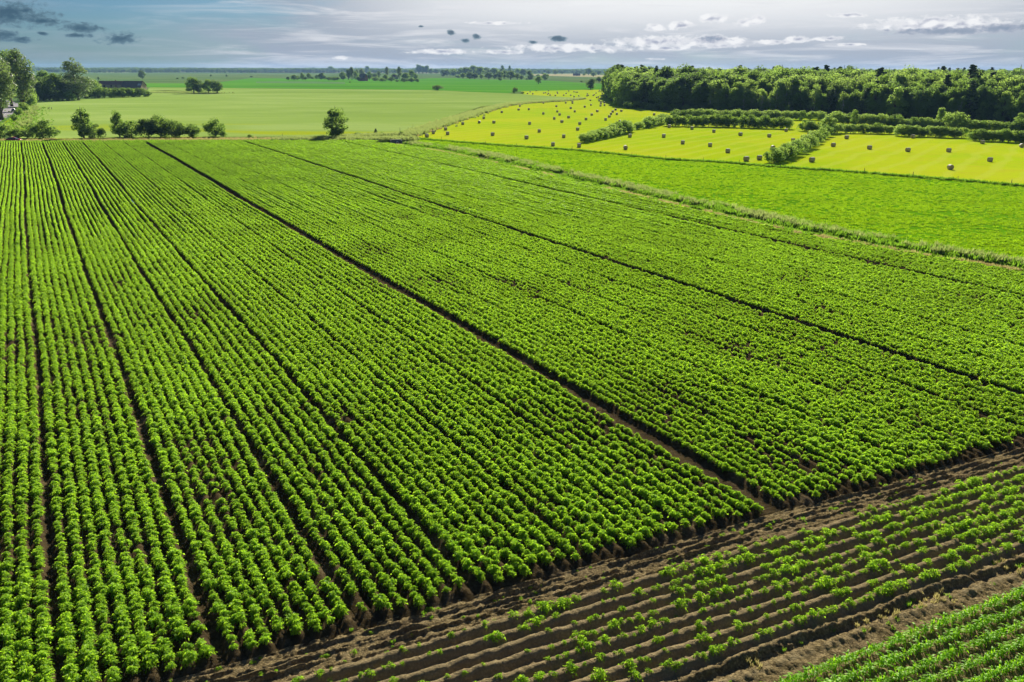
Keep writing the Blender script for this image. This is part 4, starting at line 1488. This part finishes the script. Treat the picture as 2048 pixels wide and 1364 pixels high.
def build_forest():
    front = [(1228, 196), (1238, 208), (1262, 215), (1350, 221), (1480, 227), (1600, 232), (1700, 236), (1800, 241), (1950, 245), (2048, 249), (2260, 260)]
    Fp = np.array([pix(*p)[:2] for p in front])
    L = np.concatenate([[0], np.cumsum(np.linalg.norm(np.diff(Fp, axis=0), axis=1))])
    pts, kinds = [], []
    rr = np.random.default_rng(33)
    # rows of depth behind the front edge; depth direction is away from the camera
    depth = 0.0
    step = 5.6
    row = 0
    cand = []
    while depth < 1500:
        q = np.arange(0, L[-1], step) + rr.uniform(0, step)
        q = q[q < L[-1]]
        x = np.interp(q, L, Fp[:, 0])
        y = np.interp(q, L, Fp[:, 1])
        p = np.column_stack([x, y])
        away = p / np.linalg.norm(p, axis=1)[:, None]
        f = (np.linalg.norm(p, axis=1) + depth) / np.linalg.norm(p, axis=1)
        pp = p + away * depth + rr.normal(0, step * 0.28, p.shape)
        keep = rr.uniform(0, 1, len(pp)) < np.clip(f, 0.8, 1)
        cand.append(np.column_stack([pp, np.full(len(pp), depth)])[keep])
        row += 1
        depth += step * (0.8 if row < 10 else 1.0)
        if row > 12:
            step = min(9.0, step * 1.06)
    C = np.concatenate(cand)
    # species in patches
    sp = fbm(C[:, 0] * 0.02, C[:, 1] * 0.02, 3, 91) + rr.normal(0, 0.12, len(C))
    hgt = 10.0 + 5.0 * fbm(C[:, 0] * 0.03, C[:, 1] * 0.03, 2, 13) + np.clip(C[:, 2] / 45, 0, 1) ** 0.7 * 7.5 + rr.normal(0, 1.7, len(C))
    combos = [('birch', 'light'), ('birch', 'mid'), ('oval', 'mid'), ('broad', 'mid'), ('oval', 'dark'), ('broad', 'dark'), ('spruce', 'dark'), ('oval', 'light')]
    cat = np.select([sp < 0.36, sp < 0.44, sp < 0.50, sp < 0.56, sp < 0.62, sp < 0.68], [0, 7, 1, 2, 3, 4], 5)
    cat = np.where(rr.uniform(0, 1, len(C)) < 0.045, 6, cat)
    hgt = hgt * np.where(cat == 6, 1.12, 1.0)
    vis = in_view(np.column_stack([C[:, :2], np.full(len(C), 10)]), 40)
    rank = np.where(vis, C[:, 2] + np.linalg.norm(C[:, :2], axis=1) * 0.02, 1e6)
    order = np.argsort(rank)
    labels = {0: 'light green birch at the front edge of the forest', 1: 'mid green birch at the front edge of the forest', 7: 'light leafy tree with upright crown at the forest front',
              2: 'upright mid green tree at the forest front', 3: 'round crowned mid green tree at the forest front', 4: 'upright dark tree at the forest front',
              5: 'round crowned dark tree at the forest front', 6: 'dark pointed spruce at the forest front'}
    for i in order[:260]:
        k, tg = combos[cat[i]]
        w = hgt[i] * {'birch': 0.40, 'oval': 0.52, 'broad': 0.62, 'spruce': 0.36}[k] * rr.uniform(0.85, 1.2)
        place_tree(k, tg, C[i], hgt[i], w, 'forest_tree', labels[int(cat[i])], 'tree', 'forest front trees: ' + ' '.join((tg, k)))
    rest = order[260:]
    rest = rest[in_view(np.column_stack([C[rest, :2], np.full(len(rest), 10)]), 260)]
    src, first = [], {}
    for ci, c in enumerate(combos):
        first[ci] = len(src)
        src += [t_[2] for t_ in TREES[c]]
    scl, idx = [], []
    for i in rest:
        v = rr.integers(len(TREES[combos[cat[i]]]))
        _, _, _, h0, w0 = TREES[combos[cat[i]]][v]
        w = hgt[i] * {'birch': 0.46, 'oval': 0.56, 'broad': 0.66, 'spruce': 0.38}[combos[cat[i]][0]]
        sx = w / w0
        scl.append((sx, sx, hgt[i] / h0))
        idx.append(first[int(cat[i])] + v)
    n = len(rest)
    print('forest instances', n)
    scatter('forest_interior', np.column_stack([C[rest, :2], np.zeros(n)]), rr.uniform(0, 6.28, n), np.array(scl), idx, src, kind='stuff',
            label='mixed green forest stretching behind the front trees to the horizon', category='forest')
    # ---- woods along the horizon
    P, S, I = [], [], []
    src2 = [t_[2] for c in (('broad', 'dark'), ('oval', 'dark'), ('broad', 'mid')) for t_ in TREES[c]]
    hs = [t_[3] for c in (('broad', 'dark'), ('oval', 'dark'), ('broad', 'mid')) for t_ in TREES[c]]
    for D, thr, hh in ((4700, 0.50, 17), (5000, 0.44, 19), (5300, 0.36, 21), (5700, 0.30, 22), (6300, 0.2, 24), (7000, 0.0, 25), (7800, 0, 26)):
        az = np.arange(-0.66, 0.66, 11.0 / D)
        az = az + rr.normal(0, 0.3 * 11 / D, len(az))
        m = fbm(az * 22 + D, az * 0 + D * 0.01, 4, 61) > thr
        az = az[m]
        d = D + rr.normal(0, 60, len(az))
        h = hh * (0.82 + 0.4 * fbm(az * 60, az * 0 + D, 3, 71)) + rr.normal(0, 1.2, len(az))
        v = rr.integers(0, len(src2), len(az))
        P.append(np.column_stack([np.sin(az) * d, np.cos(az) * d, np.zeros(len(az))]))
        s_ = h / np.array(hs)[v]
        S.append(np.column_stack([s_ * 1.5, s_ * 1.5, s_]))
        I.append(v)
    P, S, I = np.concatenate(P), np.concatenate(S), np.concatenate(I)
    print('horizon trees', len(P))
    scatter('horizon_woods', P, rr.uniform(0, 6.28, len(P)), S, I, src2, kind='stuff', label='long blue band of far woods on the horizon', category='woods')


build_forest()


# ------------------------------------------------------------------ hay bales
def bale_mesh(name, seed):
    r = np.random.default_rng(seed)
    g = Geo()
    k, R_, W_ = 20, 0.66, 1.22
    prof = [(-W_ / 2, R_ * 0.0), (-W_ / 2 - 0.015, R_ * 0.55), (-W_ / 2, R_ * 0.92), (-W_ / 2 + 0.05, R_), (-W_ / 6, R_ * 1.012), (W_ / 6, R_ * 1.008), (W_ / 2 - 0.05, R_), (W_ / 2, R_ * 0.92),
            (W_ / 2 + 0.015, R_ * 0.55), (W_ / 2, 0.0)]
    V = []
    for x, rad in prof:
        for j in range(k):
            a = 2 * math.pi * j / k
            q = rad * (1 + r.normal(0, 0.012))
            z = math.cos(a) * q
            z = max(z, -R_ * 0.93)                      # flattened where it lies
            V.append((x, math.sin(a) * q, z + R_ * 0.93))
    n = len(prof)
    for i in range(n - 1):
        mi = 1 if 2 <= i <= 6 else 0
        g.add(np.array(V)[[i * k + j for j in range(k)] + [(i + 1) * k + j for j in range(k)]],
              [(j, (j + 1) % k, k + (j + 1) % k, k + j) for j in range(k)], 0.5, mi)
    return g.mesh(name, [M['straw_bale'], M['bale_wrap']], True)


BALES = [bale_mesh('hay_bale_%d' % i, 700 + i) for i in range(4)]


def build_bales():
    r3 = [(63, 526), (53, 555), (134, 553), (141, 666), (251, 503), (251, 587), (218, 726), (116, 778), (328, 832), (537, 842), (355, 528), (362, 570), (381, 595), (338, 626),
          (399, 651), (430, 501), (470, 543), (453, 616), (414, 769), (483, 492), (484, 503), (502, 570), (542, 667), (525, 711), (592, 631), (582, 533), (632, 518), (638, 595),
          (682, 568), (627, 481), (697, 485), (711, 495), (711, 507), (708, 524), (737, 499), (740, 520), (792, 589), (806, 571), (779, 610), (749, 634), (829, 555), (839, 590),
          (875, 565), (862, 649), (1137, 594), (943, 765), (908, 860), (1214, 766), (1258, 690), (1440, 704), (1366, 817), (1585, 837), (1615, 727), (1828, 752), (1727, 885),
          (1875, 950), (1980, 940)]
    far = [(124, 427), (166, 430), (145, 414), (193, 406), (254, 424), (268, 421), (285, 433), (293, 426), (305, 440), (347, 443), (365, 426), (362, 417), (414, 441), (433, 427),
           (470, 441), (496, 414), (513, 417), (525, 417), (497, 452), (535, 447), (454, 407), (603, 430), (600, 446), (610, 442), (650, 443), (657, 438), (672, 424), (677, 459),
           (691, 455), (696, 411), (700, 402), (712, 409), (722, 427), (720, 442), (713, 465), (735, 406), (755, 453), (790, 467), (292, 406)]
    r4 = [(10, 764), (40, 858), (145, 720), (201, 799), (331, 747), (523, 837), (352, 957), (630, 777), (813, 858), (1120, 877), (1160, 772), (1156, 754), (1447, 880), (1717, 816),
          (1777, 955), (1460, 1016), (2030, 845)]
    r2 = [(1367, 765), (1419, 738), (1533, 746), (1517, 710), (1654, 667), (1786, 656), (1903, 656), (1893, 752), (1822, 622), (1966, 575)]
    P = [(1024 + x / 4, 80 + y / 4, 'n') for x, y in r3] + [(1536 + x / 4, 80 + y / 4, 'r') for x, y in r4] + [(512 + x / 4, 80 + y / 4, 'l') for x, y in r2]
    P += [(1024 + x / 4, 80 + y / 4, 'f') for x, y in far]
    lab = {'f': ('tiny far hay bale on the yellow strip beside bright green', 'hay bales on the farthest strip'),
           'n': ('round hay bale on the long yellow field left of the slanting hedge', 'hay bales on the long yellow field'),
           'm': ('round hay bale on the yellow field between the two slanting hedges', 'hay bales on the middle field'),
           'r': ('round hay bale on the large yellow field beyond the long slanting hedge', 'hay bales on the large field')}
    for x, y, k in P:
        p = pix(x, y, 0.62)
        if k == 'l':
            k = 'n'
        if k == 'n' and (x > 1250 and y > 245 or x > 1330):
            k = 'm'
        if k == 'r' and x < 1622 and not (x > 1600 and y > 300):
            k = 'm'
        if abs(x - 1624) < 3 and abs(y - 319) < 3:
            k = 'r'
        o = link('hay_bale', random.choice(BALES), None, (p[0], p[1], 0.03), random.choice((0.1, 0.1, 0.1, 0.1, 0.1, 1.4)) + random.gauss(0, 0.2), random.uniform(0.90, 0.99),
                 label=lab[k][0], category='hay bale', group=lab[k][1])


build_bales()


# ------------------------------------------------------------------ fence posts
def build_posts():
    g = Geo()
    g.tube([(0, 0, -0.1), (0.01, 0, 0.6), (0.02, 0.01, 1.12)], [0.065, 0.06, 0.05], 6)
    me = g.mesh('fence_post', M['wood_grey'])
    posts = [(844.5, 275.5), (883.6, 281.5), (929.5, 286), (971, 289.5), (1033, 294), (1088, 297.5), (1144.5, 301.5), (1204, 306.5), (1263, 312.5), (1331.5, 319), (1407, 324), (1478, 328.5),
             (1560, 335.5), (1641, 341.2), (1729, 347.5), (1825, 355.5), (1916, 362.2), (2022, 372)]
    for i, (x, y) in enumerate(posts):
        p = pix(x, y)
        o = link('fence_post', me, None, (p[0], p[1], 0.02), random.uniform(0, 6), random.uniform(0.9, 1.2),
                 label='thin weathered wooden post on the line between meadow and yellow field', category='fence post', group='fence posts along the yellow field')
        o.rotation_euler = (random.gauss(0, 0.06), random.gauss(0, 0.06), random.uniform(0, 6))
    for x, y in ((565, 275), (800, 262), (826, 255), (815.6, 273.5)):
        p = pix(x, y)
        link('margin_post', me, None, (p[0], p[1], 0.02), 1.0, 1.15, label='weathered wooden post standing in the barley margin grass', category='fence post', group='posts in the barley margin')


build_posts()


# ------------------------------------------------------------------ vehicles
def lathe_x(g, prof, k, mi, at):
    V = []
    for x, rad in prof:
        for j in range(k):
            a = 2 * math.pi * j / k
            V.append((at[0] + math.cos(a) * rad, at[1] + x, at[2] + math.sin(a) * rad))
    Fq = []
    for i in range(len(prof) - 1):
        for j in range(k):
            Fq.append((i * k + j, i * k + (j + 1) % k, (i + 1) * k + (j + 1) % k, (i + 1) * k + j))
    g.add(V, Fq, 0.5, mi)


def build_car(name, label, loc, rz, paint, group=None, L=4.4):
    t = thing(name, label, 'car', loc, rz, 1.0, group)
    # stations along X (front is +X): x, half width, sill z, waist z
    st_ = [(-2.2, 0.62, 0.42, 0.78), (-2.05, 0.78, 0.28, 0.92), (-1.3, 0.84, 0.22, 0.95), (0.6, 0.85, 0.22, 0.92), (1.5, 0.82, 0.24, 0.83), (2.0, 0.74, 0.28, 0.70), (2.18, 0.58, 0.36, 0.60)]
    st_ = [(x * L / 4.4, a, b, c) for x, a, b, c in st_]
    g = Geo()
    V, n = [], len(st_)
    for x, hw, z0, z1 in st_:
        V += [(x, -hw * 0.93, z0), (x, -hw, (z0 + z1) / 2), (x, -hw * 0.95, z1), (x, 0, z1 + 0.03), (x, hw * 0.95, z1), (x, hw, (z0 + z1) / 2), (x, hw * 0.93, z0), (x, 0, z0)]
    Fq = [(i * 8 + j, i * 8 + (j + 1) % 8, (i + 1) * 8 + (j + 1) % 8, (i + 1) * 8 + j) for i in range(n - 1) for j in range(8)]
    for o in (0, (n - 1) * 8):
        Fq += [(o + 7, o, o + 1, o + 2), (o + 7, o + 2, o + 3, o + 4), (o + 7, o + 4, o + 5, o + 6)]
    g.add(V, Fq)
    body = link('body', g.mesh('car_body', paint, True), t)
    # roof and pillars
    gr, gw = Geo(), Geo()
    base = [(-1.85, 0.74, 0.93), (-1.0, 0.80, 0.94), (0.35, 0.80, 0.93), (1.25, 0.72, 0.87)]
    top = [(-1.05, 0.58, 1.36), (-0.75, 0.62, 1.41), (0.15, 0.62, 1.41), (0.42, 0.58, 1.36)]
    base = [(x * L / 4.4, a, b) for x, a, b in base]
    top = [(x * L / 4.4, a, b) for x, a, b in top]
    gr.add([(x, s * w, z) for x, w, z in top for s in (-1, 1)] + [(x, s * w * 0.96, z + 0.035) for x, w, z in top for s in (-1, 1)],
           [(8 + 2 * i, 8 + 2 * i + 1, 8 + 2 * i + 3, 8 + 2 * i + 2) for i in range(3)] + [(2 * i, 2 * i + 2, 8 + 2 * i + 2, 8 + 2 * i) for i in range(3)] +
           [(2 * i + 1, 8 + 2 * i + 1, 8 + 2 * i + 3, 2 * i + 3) for i in range(3)] + [(0, 8, 9, 1), (6, 7, 15, 14)])
    for i in (0, 1, 2, 3):
        for s in (-1, 1):
            b, q = base[i], top[i]
            gr.tube([(b[0], s * b[1], b[2]), (q[0], s * q[1], q[2])], [0.035, 0.03], 4)
    link('roof', gr.mesh('car_roof', paint), t)
    for i in range(3):
        for s in (-1, 1):
            gw = Geo()
            a, b, c, d = base[i], base[i + 1], top[i + 1], top[i]
            gw.add([(a[0], s * a[1] * 0.985, a[2]), (b[0], s * b[1] * 0.985, b[2]), (c[0], s * c[1] * 0.985, c[2]), (d[0], s * d[1] * 0.985, d[2])], [(0, 1, 2, 3)])
            link('side_window', gw.mesh('side_window', M['glass']), t)
    for nm, i in (('rear_window', 0), ('windscreen', 3)):
        gw = Geo()
        a, d = base[i], top[i]
        gw.add([(a[0], -a[1], a[2]), (a[0], a[1], a[2]), (d[0], d[1], d[2]), (d[0], -d[1], d[2])], [(0, 1, 2, 3)])
        link(nm, gw.mesh(nm, M['glass']), t)
    for x in (-1.3 * L / 4.4, 1.35 * L / 4.4):
        for s in (-1, 1):
            gw = Geo()
            lathe_x(gw, [(-0.1, 0.2), (-0.1, 0.29), (-0.07, 0.31), (0.07, 0.31), (0.1, 0.29), (0.1, 0.2)], 16, 0, (0, 0, 0))
            wh = link('wheel', gw.mesh('tyre', M['tyre'], True), t, (x, s * 0.76, 0.31))
            gw = Geo()
            lathe_x(gw, [(-0.09, 0.2), (-0.07, 0.02), (0.07, 0.02), (0.09, 0.2)], 12, 0, (0, 0, 0))
            link('rim', gw.mesh('rim', M['rim']), wh)
    for s in (-1, 1):
        for nm, x, z, mt in (('headlight', 2.1 * L / 4.4, 0.58, M['white_paint']), ('tail_light', -2.16 * L / 4.4, 0.72, M['red_paint'])):
            gw = Geo()
            gw.box((x - 0.06, s * 0.52 - 0.12, z - 0.06), (x + 0.06, s * 0.52 + 0.12, z + 0.06))
            link(nm, gw.mesh(nm, mt), t)
    return t


p = pix(29, 283.5)
build_car('red_car', 'dark red saloon car parked on the grassy field margin', (p[0], p[1], 0.05), math.radians(-4), M['red_paint'], L=4.8)
p = pix(27.5, 223)
build_car('grey_car', 'small dark car driving on the grey road under poplars', (p[0], p[1], 0.075), math.radians(-70), M['grey_paint'])
p = pix(560 + 1195 / 6.827, 120 + 280 / 6.827)
build_car('white_car', 'white car parked beside the brick farmhouse', (p[0], p[1], 0.05), 0.1, M['white_paint'])


# ------------------------------------------------------------------ buildings
def gable_building(name, label, loc, rz, Lx, Wy, eave, ridge, wall_m, roof_m, openings, eave_front=None, chimneys=()):
    """long axis on local X, front towards -Y; openings: (x0, x1, z0, z1, name, material)"""
    t = thing(name, label, 'building', loc, rz)
    ef = eave if eave_front is None else eave_front
    g = Geo()
    hx, hy = Lx / 2, Wy / 2
    w = 0.3
    # front wall built round its openings
    xs = sorted({-hx, hx} | {o[0] for o in openings} | {o[1] for o in openings})
    for a, b in zip(xs[:-1], xs[1:]):
        hole = [o for o in openings if o[0] <= a and o[1] >= b]
        if hole:
            o = hole[0]
            if o[2] > 0.01:
                g.box((a, -hy, 0), (b, -hy + w, o[2]))
            if o[3] < ef:
                g.box((a, -hy, o[3]), (b, -hy + w, ef))
        else:
            g.box((a, -hy, 0), (b, -hy + w, ef))
    g.box((-hx, hy - w, 0), (hx, hy, eave))
    for s in (-1, 1):
        x0, x1 = (s * hx - w, s * hx) if s > 0 else (-hx, -hx + w)
        V = [(x0, -hy + w, 0), (x0, hy - w, 0), (x0, hy - w, eave), (x0, 0, ridge - 0.25), (x0, -hy + w, ef), (x0, 0, 0)]
        V += [(x1, y, z) for _, y, z in V]
        g.add(V, [(0, 5, 3, 4), (5, 1, 2, 3), (6, 10, 9, 11), (11, 9, 8, 7), (0, 4, 10, 6), (1, 7, 8, 2), (4, 3, 9, 10), (3, 2, 8, 9)])
    link('wall', g.mesh(name + '_wall', wall_m), t)
    g = Geo()
    ov, th = 0.5, 0.22
    for s, e in ((-1, ef), (1, eave)):
        sl = (ridge - e) / hy
        y0 = s * (hy + ov)
        z0 = e - sl * ov + 0.02
        V = [(-hx - ov, 0, ridge), (hx + ov, 0, ridge), (hx + ov, y0, z0), (-hx - ov, y0, z0)]
        V += [(x, y, z + th) for x, y, z in V]
        g.add(V, [(0, 3, 2, 1), (4, 5, 6, 7), (0, 1, 5, 4), (1, 2, 6, 5), (2, 3, 7, 6), (3, 0, 4, 7)])
    rf = link('roof', g.mesh(name + '_roof', roof_m), t)
    for o in openings:
        g = Geo()
        g.box((o[0] + 0.02, -hy + 0.14, o[2] + 0.02), (o[1] - 0.02, -hy + 0.24, o[3] - 0.02))
        link(o[4], g.mesh(o[4], o[5]), t)
    for cx, cy in chimneys:
        g = Geo()
        g.box((cx - 0.4, cy - 0.4, ridge - 1.2), (cx + 0.4, cy + 0.4, ridge + 0.9))
        g.box((cx - 0.5, cy - 0.5, ridge + 0.9), (cx + 0.5, cy + 0.5, ridge + 1.05))
        link('chimney', g.mesh('chimney', M['brick']), rf)
    return t, rf


def build_buildings():
    pl, pr = pix(201, 181), pix(289, 181.5)
    c = (pl + pr) / 2
    d = pr - pl
    ang = math.atan2(d[1], d[0])
    Ln = np.linalg.norm(d[:2])
    top = (181 - 163) / px_per_m(c)
    split = 0.55
    # left wing with pale wall and openings
    lc = pl + d * split / 2
    L1 = Ln * split
    op = []
    for f0, f1, z0, z1, nm, mt in ((0.06, 0.17, 3.2, 5.2, 'window', M['opening']), (0.27, 0.36, 2.6, 5.6, 'door', M['opening']), (0.57, 0.64, 4.1, 5.6, 'window', M['opening']),
                                   (0.76, 0.86, 2.4, 5.8, 'door', M['roof_red'])):
        op.append((-L1 / 2 + f0 * L1, -L1 / 2 + f1 * L1, z0, z1, nm, mt))
    gable_building('long_barn', 'long derelict barn wing with pale wall and rust red roof behind the hedge', (lc[0], lc[1], 0.0), ang, L1 - 0.2, 12.0, 6.3, top, M['barn_wall'], M['roof_red'], op,
                   chimneys=((L1 * 0.18, 0.4),))
    rc = pl + d * (split + (1 - split) / 2)
    L2 = Ln * (1 - split)
    _, rf = gable_building('slate_barn', 'dark slate roofed barn wing with low eaves joined to the pale one', (rc[0], rc[1] , 0.0), ang, L2 - 1.4, 13.0, 5.6, top + 0.15, M['barn_wall'], M['roof_slate'],
                           [(-2.0, 1.0, 0.0, 2.6, 'door', M['opening'])], eave_front=3.0)
    g = Geo()  # pale skylight panel lying on the dark roof slope
    x1 = L2 / 2 - 0.9
    sl = (top + 0.15 - 3.0) / 6.5
    for k in range(2):
        ya, yb = -2.6 - 0.0, -4.4
        za, zb = top + 0.15 + ya * sl + 0.28, top + 0.15 + yb * sl + 0.28
    g.add([(x1 - 3.8, ya, za), (x1, ya, za), (x1, yb, zb), (x1 - 3.8, yb, zb), (x1 - 3.8, ya, za - .06), (x1, ya, za - .06), (x1, yb, zb - .06), (x1 - 3.8, yb, zb - .06)],
          [(0, 3, 2, 1), (4, 5, 6, 7), (0, 1, 5, 4), (1, 2, 6, 5), (2, 3, 7, 6), (3, 0, 4, 7)])
    link('skylight_panel', g.mesh('skylight_panel', plain_mat('pale_skylight', (0.35, 0.36, 0.4), 0.5, 0.2, 1.0)), rf, label='pale skylight patch on the dark roof')
    # brick farmhouse
    p = pix(560 + 1140 / 6.827, 120 + 286 / 6.827)
    k = px_per_m(p)
    op = []
    for x in (-4.5, -1.5, 1.5, 4.5):
        op.append((x - 0.6, x + 0.6, 4.6, 6.0, 'window', M['opening']))
    gable_building('brick_farmhouse', 'red brick farmhouse with dark roof in the farmstead clump', (p[0], p[1], 0), math.radians(-28), 14.5, 10.5, 7.0, 13.2, M['brick'], M['roof_slate'], op, chimneys=((2.5, 0.6),))
    p = pix(560 + 1580 / 6.827, 120 + 262 / 6.827)
    gable_building('red_roofed_house', 'small red roofed house hidden among farmstead trees', (p[0], p[1], 0), 0.2, 12, 9, 5.2, 9.5, M['barn_wall'], M['roof_red'],
                   [(-3, -1.8, 1, 2.6, 'window', M['opening']), (1.5, 2.7, 1, 2.6, 'window', M['opening'])])
    p = pix(860 + 1580 / 5.389, 120 + 170 / 5.389)
    gable_building('far_barn', 'dark far barn at the edge of pale stubble', (p[0], p[1], 0), 0.05, 26, 12, 3.5, 8.0, M['barn_wall'], M['roof_slate'], [(-3, 3, 0, 3.2, 'door', M['opening'])])
    # far chimney stack
    p = pix(1114, 147.5)
    g = Geo()
    g.tube([(0, 0, 0), (0, 0, 16), (0, 0, 34)], [1.5, 1.2, 0.95], 6)
    t = thing('factory_chimney', 'thin dark chimney stack rising above the horizon woods', 'chimney', (p[0], p[1], 0))
    link('shaft', g.mesh('shaft', M['stone']), t)
    g = Geo()
    g.tube([(0, 0, 33.4), (0, 0, 34.6)], [1.25, 1.25], 6)
    link('rim', g.mesh('rim_band', M['stone']), t)


build_buildings()


# ------------------------------------------------------------------ culvert, boulder, deer, puddles
def build_small():
    p = pix(793, 289)
    t = thing('culvert', 'dark concrete culvert mouth with a white pipe end at the ditch head', 'culvert', (p[0], p[1], 0), math.radians(12))
    g = Geo()
    g.box((-1.9, 0.0, 0.0), (-1.5, 1.4, 1.25))
    g.box((1.5, 0.0, 0.0), (1.9, 1.4, 1.25))
    g.box((-1.9, 0.9, 1.25), (1.9, 1.4, 1.5))
    g.box((-1.5, 1.0, 0.0), (1.5, 1.3, 1.25))
    link('headwall', g.mesh('headwall', M['concrete']), t)
    g = Geo()
    k = 14
    for r0, r1, y0, y1 in ((0.42, 0.42, -0.3, 1.0), (0.33, 0.33, 1.0, -0.3), (0.33, 0.42, -0.3, -0.3)):
        V = [(0.35 + math.cos(2 * math.pi * j / k) * r0, y0, 0.5 + math.sin(2 * math.pi * j / k) * r0) for j in range(k)]
        V += [(0.35 + math.cos(2 * math.pi * j / k) * r1, y1, 0.5 + math.sin(2 * math.pi * j / k) * r1) for j in range(k)]
        g.add(V, [(j, (j + 1) % k, k + (j + 1) % k, k + j) for j in range(k)])
    link('pipe', g.mesh('pipe', M['white_paint'], True), t)
    # earth bank the culvert sits in
    e = np.linspace(-9, 9, 37)
    c = np.linspace(-0.2, 7.5, 24)
    Eg, Cg = np.meshgrid(e, c, indexing='ij')
    Z = 1.45 * np.clip(1 - (np.abs(Eg) / 9) ** 2, 0, 1) * np.clip(np.minimum((Cg - 1.0) / 0.6, (7.4 - Cg) / 4), 0, 1) + (fbm(Eg * 1.5, Cg * 1.5, 3, 5) - 0.5) * 0.1
    Z = np.where((Cg < 0.9) | (np.abs(Eg) > 8.8) | (Cg > 7.2), -0.05, Z)
    ca, sa = math.cos(math.radians(12)), math.sin(math.radians(12))
    V = np.stack([p[0] + Eg * ca - Cg * sa, p[1] + Eg * sa + Cg * ca, Z], -1).reshape(-1, 3)
    nc = len(c)
    a = (np.arange(len(e) - 1)[:, None] * nc + np.arange(nc - 1)[None, :]).ravel()
    link('earth_bank', mesh_np('earth_bank', V, np.stack([a, a + nc, a + nc + 1, a + 1], 1), strip_m, smooth=True), kind='structure')
    # boulder
    bm = bmesh.new()
    bmesh.ops.create_icosphere(bm, subdivisions=3, radius=0.55)
    for v in bm.verts:
        n_ = float(fbm(np.array([v.co.x * 2 + 5]), np.array([v.co.y * 2 + v.co.z * 1.7]), 3, 2)[0])
        v.co *= 0.8 + 0.45 * n_
        v.co.z = v.co.z * 0.95 + 0.42
    me = bpy.data.meshes.new('boulder')
    bm.to_mesh(me)
    bm.free()
    me.materials.append(M['stone'])
    p = pix(251, 275.5)
    link('boulder', me, None, (p[0], p[1], 0.0), 0.4, 1.0, label='grey boulder on the margin under the slender tree', category='boulder')
    # deer
    def deer(x, y, rz, lab, grazing=False):
        g = Geo()
        g.tube([(-0.48, 0, 0.74), (-0.40, 0, 0.76), (-0.15, 0, 0.74), (0.15, 0, 0.73), (0.36, 0, 0.78), (0.46, 0, 0.86)], [0.06, 0.15, 0.16, 0.18, 0.15, 0.07], 8)
        if grazing:
            neck = [(0.38, 0, 0.84), (0.58, 0, 0.70), (0.70, 0, 0.48), (0.82, 0, 0.38), (0.90, 0, 0.30)]
        else:
            neck = [(0.36, 0, 0.80), (0.50, 0, 1.0), (0.58, 0, 1.16), (0.70, 0, 1.16), (0.82, 0, 1.10)]
        g.tube(neck, [0.11, 0.075, 0.065, 0.065, 0.03], 6)
        hd = neck[2]
        for s in (-1, 1):
            g.tube([(hd[0], s * 0.04, hd[2] + 0.04), (hd[0] - 0.05, s * 0.12, hd[2] + 0.17)], [0.03, 0.008], 4)
            g.tube([(0.34, s * 0.09, 0.72), (0.33, s * 0.09, 0.36), (0.34, s * 0.09, 0.0)], [0.06, 0.032, 0.022], 6)
            g.tube([(-0.36, s * 0.09, 0.74), (-0.27, s * 0.09, 0.50), (-0.42, s * 0.09, 0.30), (-0.39, s * 0.09, 0.0)], [0.09, 0.05, 0.03, 0.022], 6)
        q = pix(x, y)
        link('deer', g.mesh('deer', M['fur'], True), None, (q[0], q[1], 0.06), rz, 1.25, label=lab, category='deer', group='deer in the barley')
    deer(97.5, 219.5, 1.2, 'dark deer with raised head in the pale barley near the road')
    deer(103.5, 219, 2.0, 'dark deer grazing beside the other in the pale barley', True)
    # water standing in some furrows far down the rows
    gaps = [i for i in range(len(rows) - 1)]
    for x, y, ln in ((55, 319, 7), (62, 322, 8), (70, 316, 6), (42, 352, 8), (48, 346, 7), (3, 380, 4), (20, 378, 4), (36, 381, 4), (240, 380, 5), (262, 404, 6)):
        s, t_ = st(pix(x, y))
        i = int(np.clip(np.searchsorted(rows, s), 1, len(rows) - 1))
        s = (rows[i] + rows[i - 1]) / 2
        tt = np.linspace(t_ - ln / 2, t_ + ln / 2, 9)
        w = 0.16 * np.sin(np.linspace(0.15, math.pi - 0.15, 9)) ** 0.5
        V = np.concatenate([np.column_stack([xy(s + wobble(s, tt) - w, tt), np.full(9, 0.105)]), np.column_stack([xy(s + wobble(s, tt) + w, tt), np.full(9, 0.105)])])
        link('puddle', mesh_np('puddle', V, [(k, k + 9, k + 10, k + 1) for k in range(8)], M['water']), kind='structure')


build_small()


# ------------------------------------------------------------------ haze
def build_haze():
    g = Geo()
    g.box((-R0 - 500, -900, -1.2), (R0 + 500, R0 + 500, 60.0))
    m, t, out = new_mat('haze_air')
    v = t.n('ShaderNodeVolumePrincipled')
    v.inputs['Color'].default_value = (0.32, 0.56, 0.97, 1)
    v.inputs['Density'].default_value = 5e-5
    v.inputs['Anisotropy'].default_value = 0.0
    t.t.links.new(v.outputs[0], out.inputs['Volume'])
    link('haze', g.mesh('haze', m), kind='stuff', label='thin bluish haze over the far fields', category='haze')


build_haze()
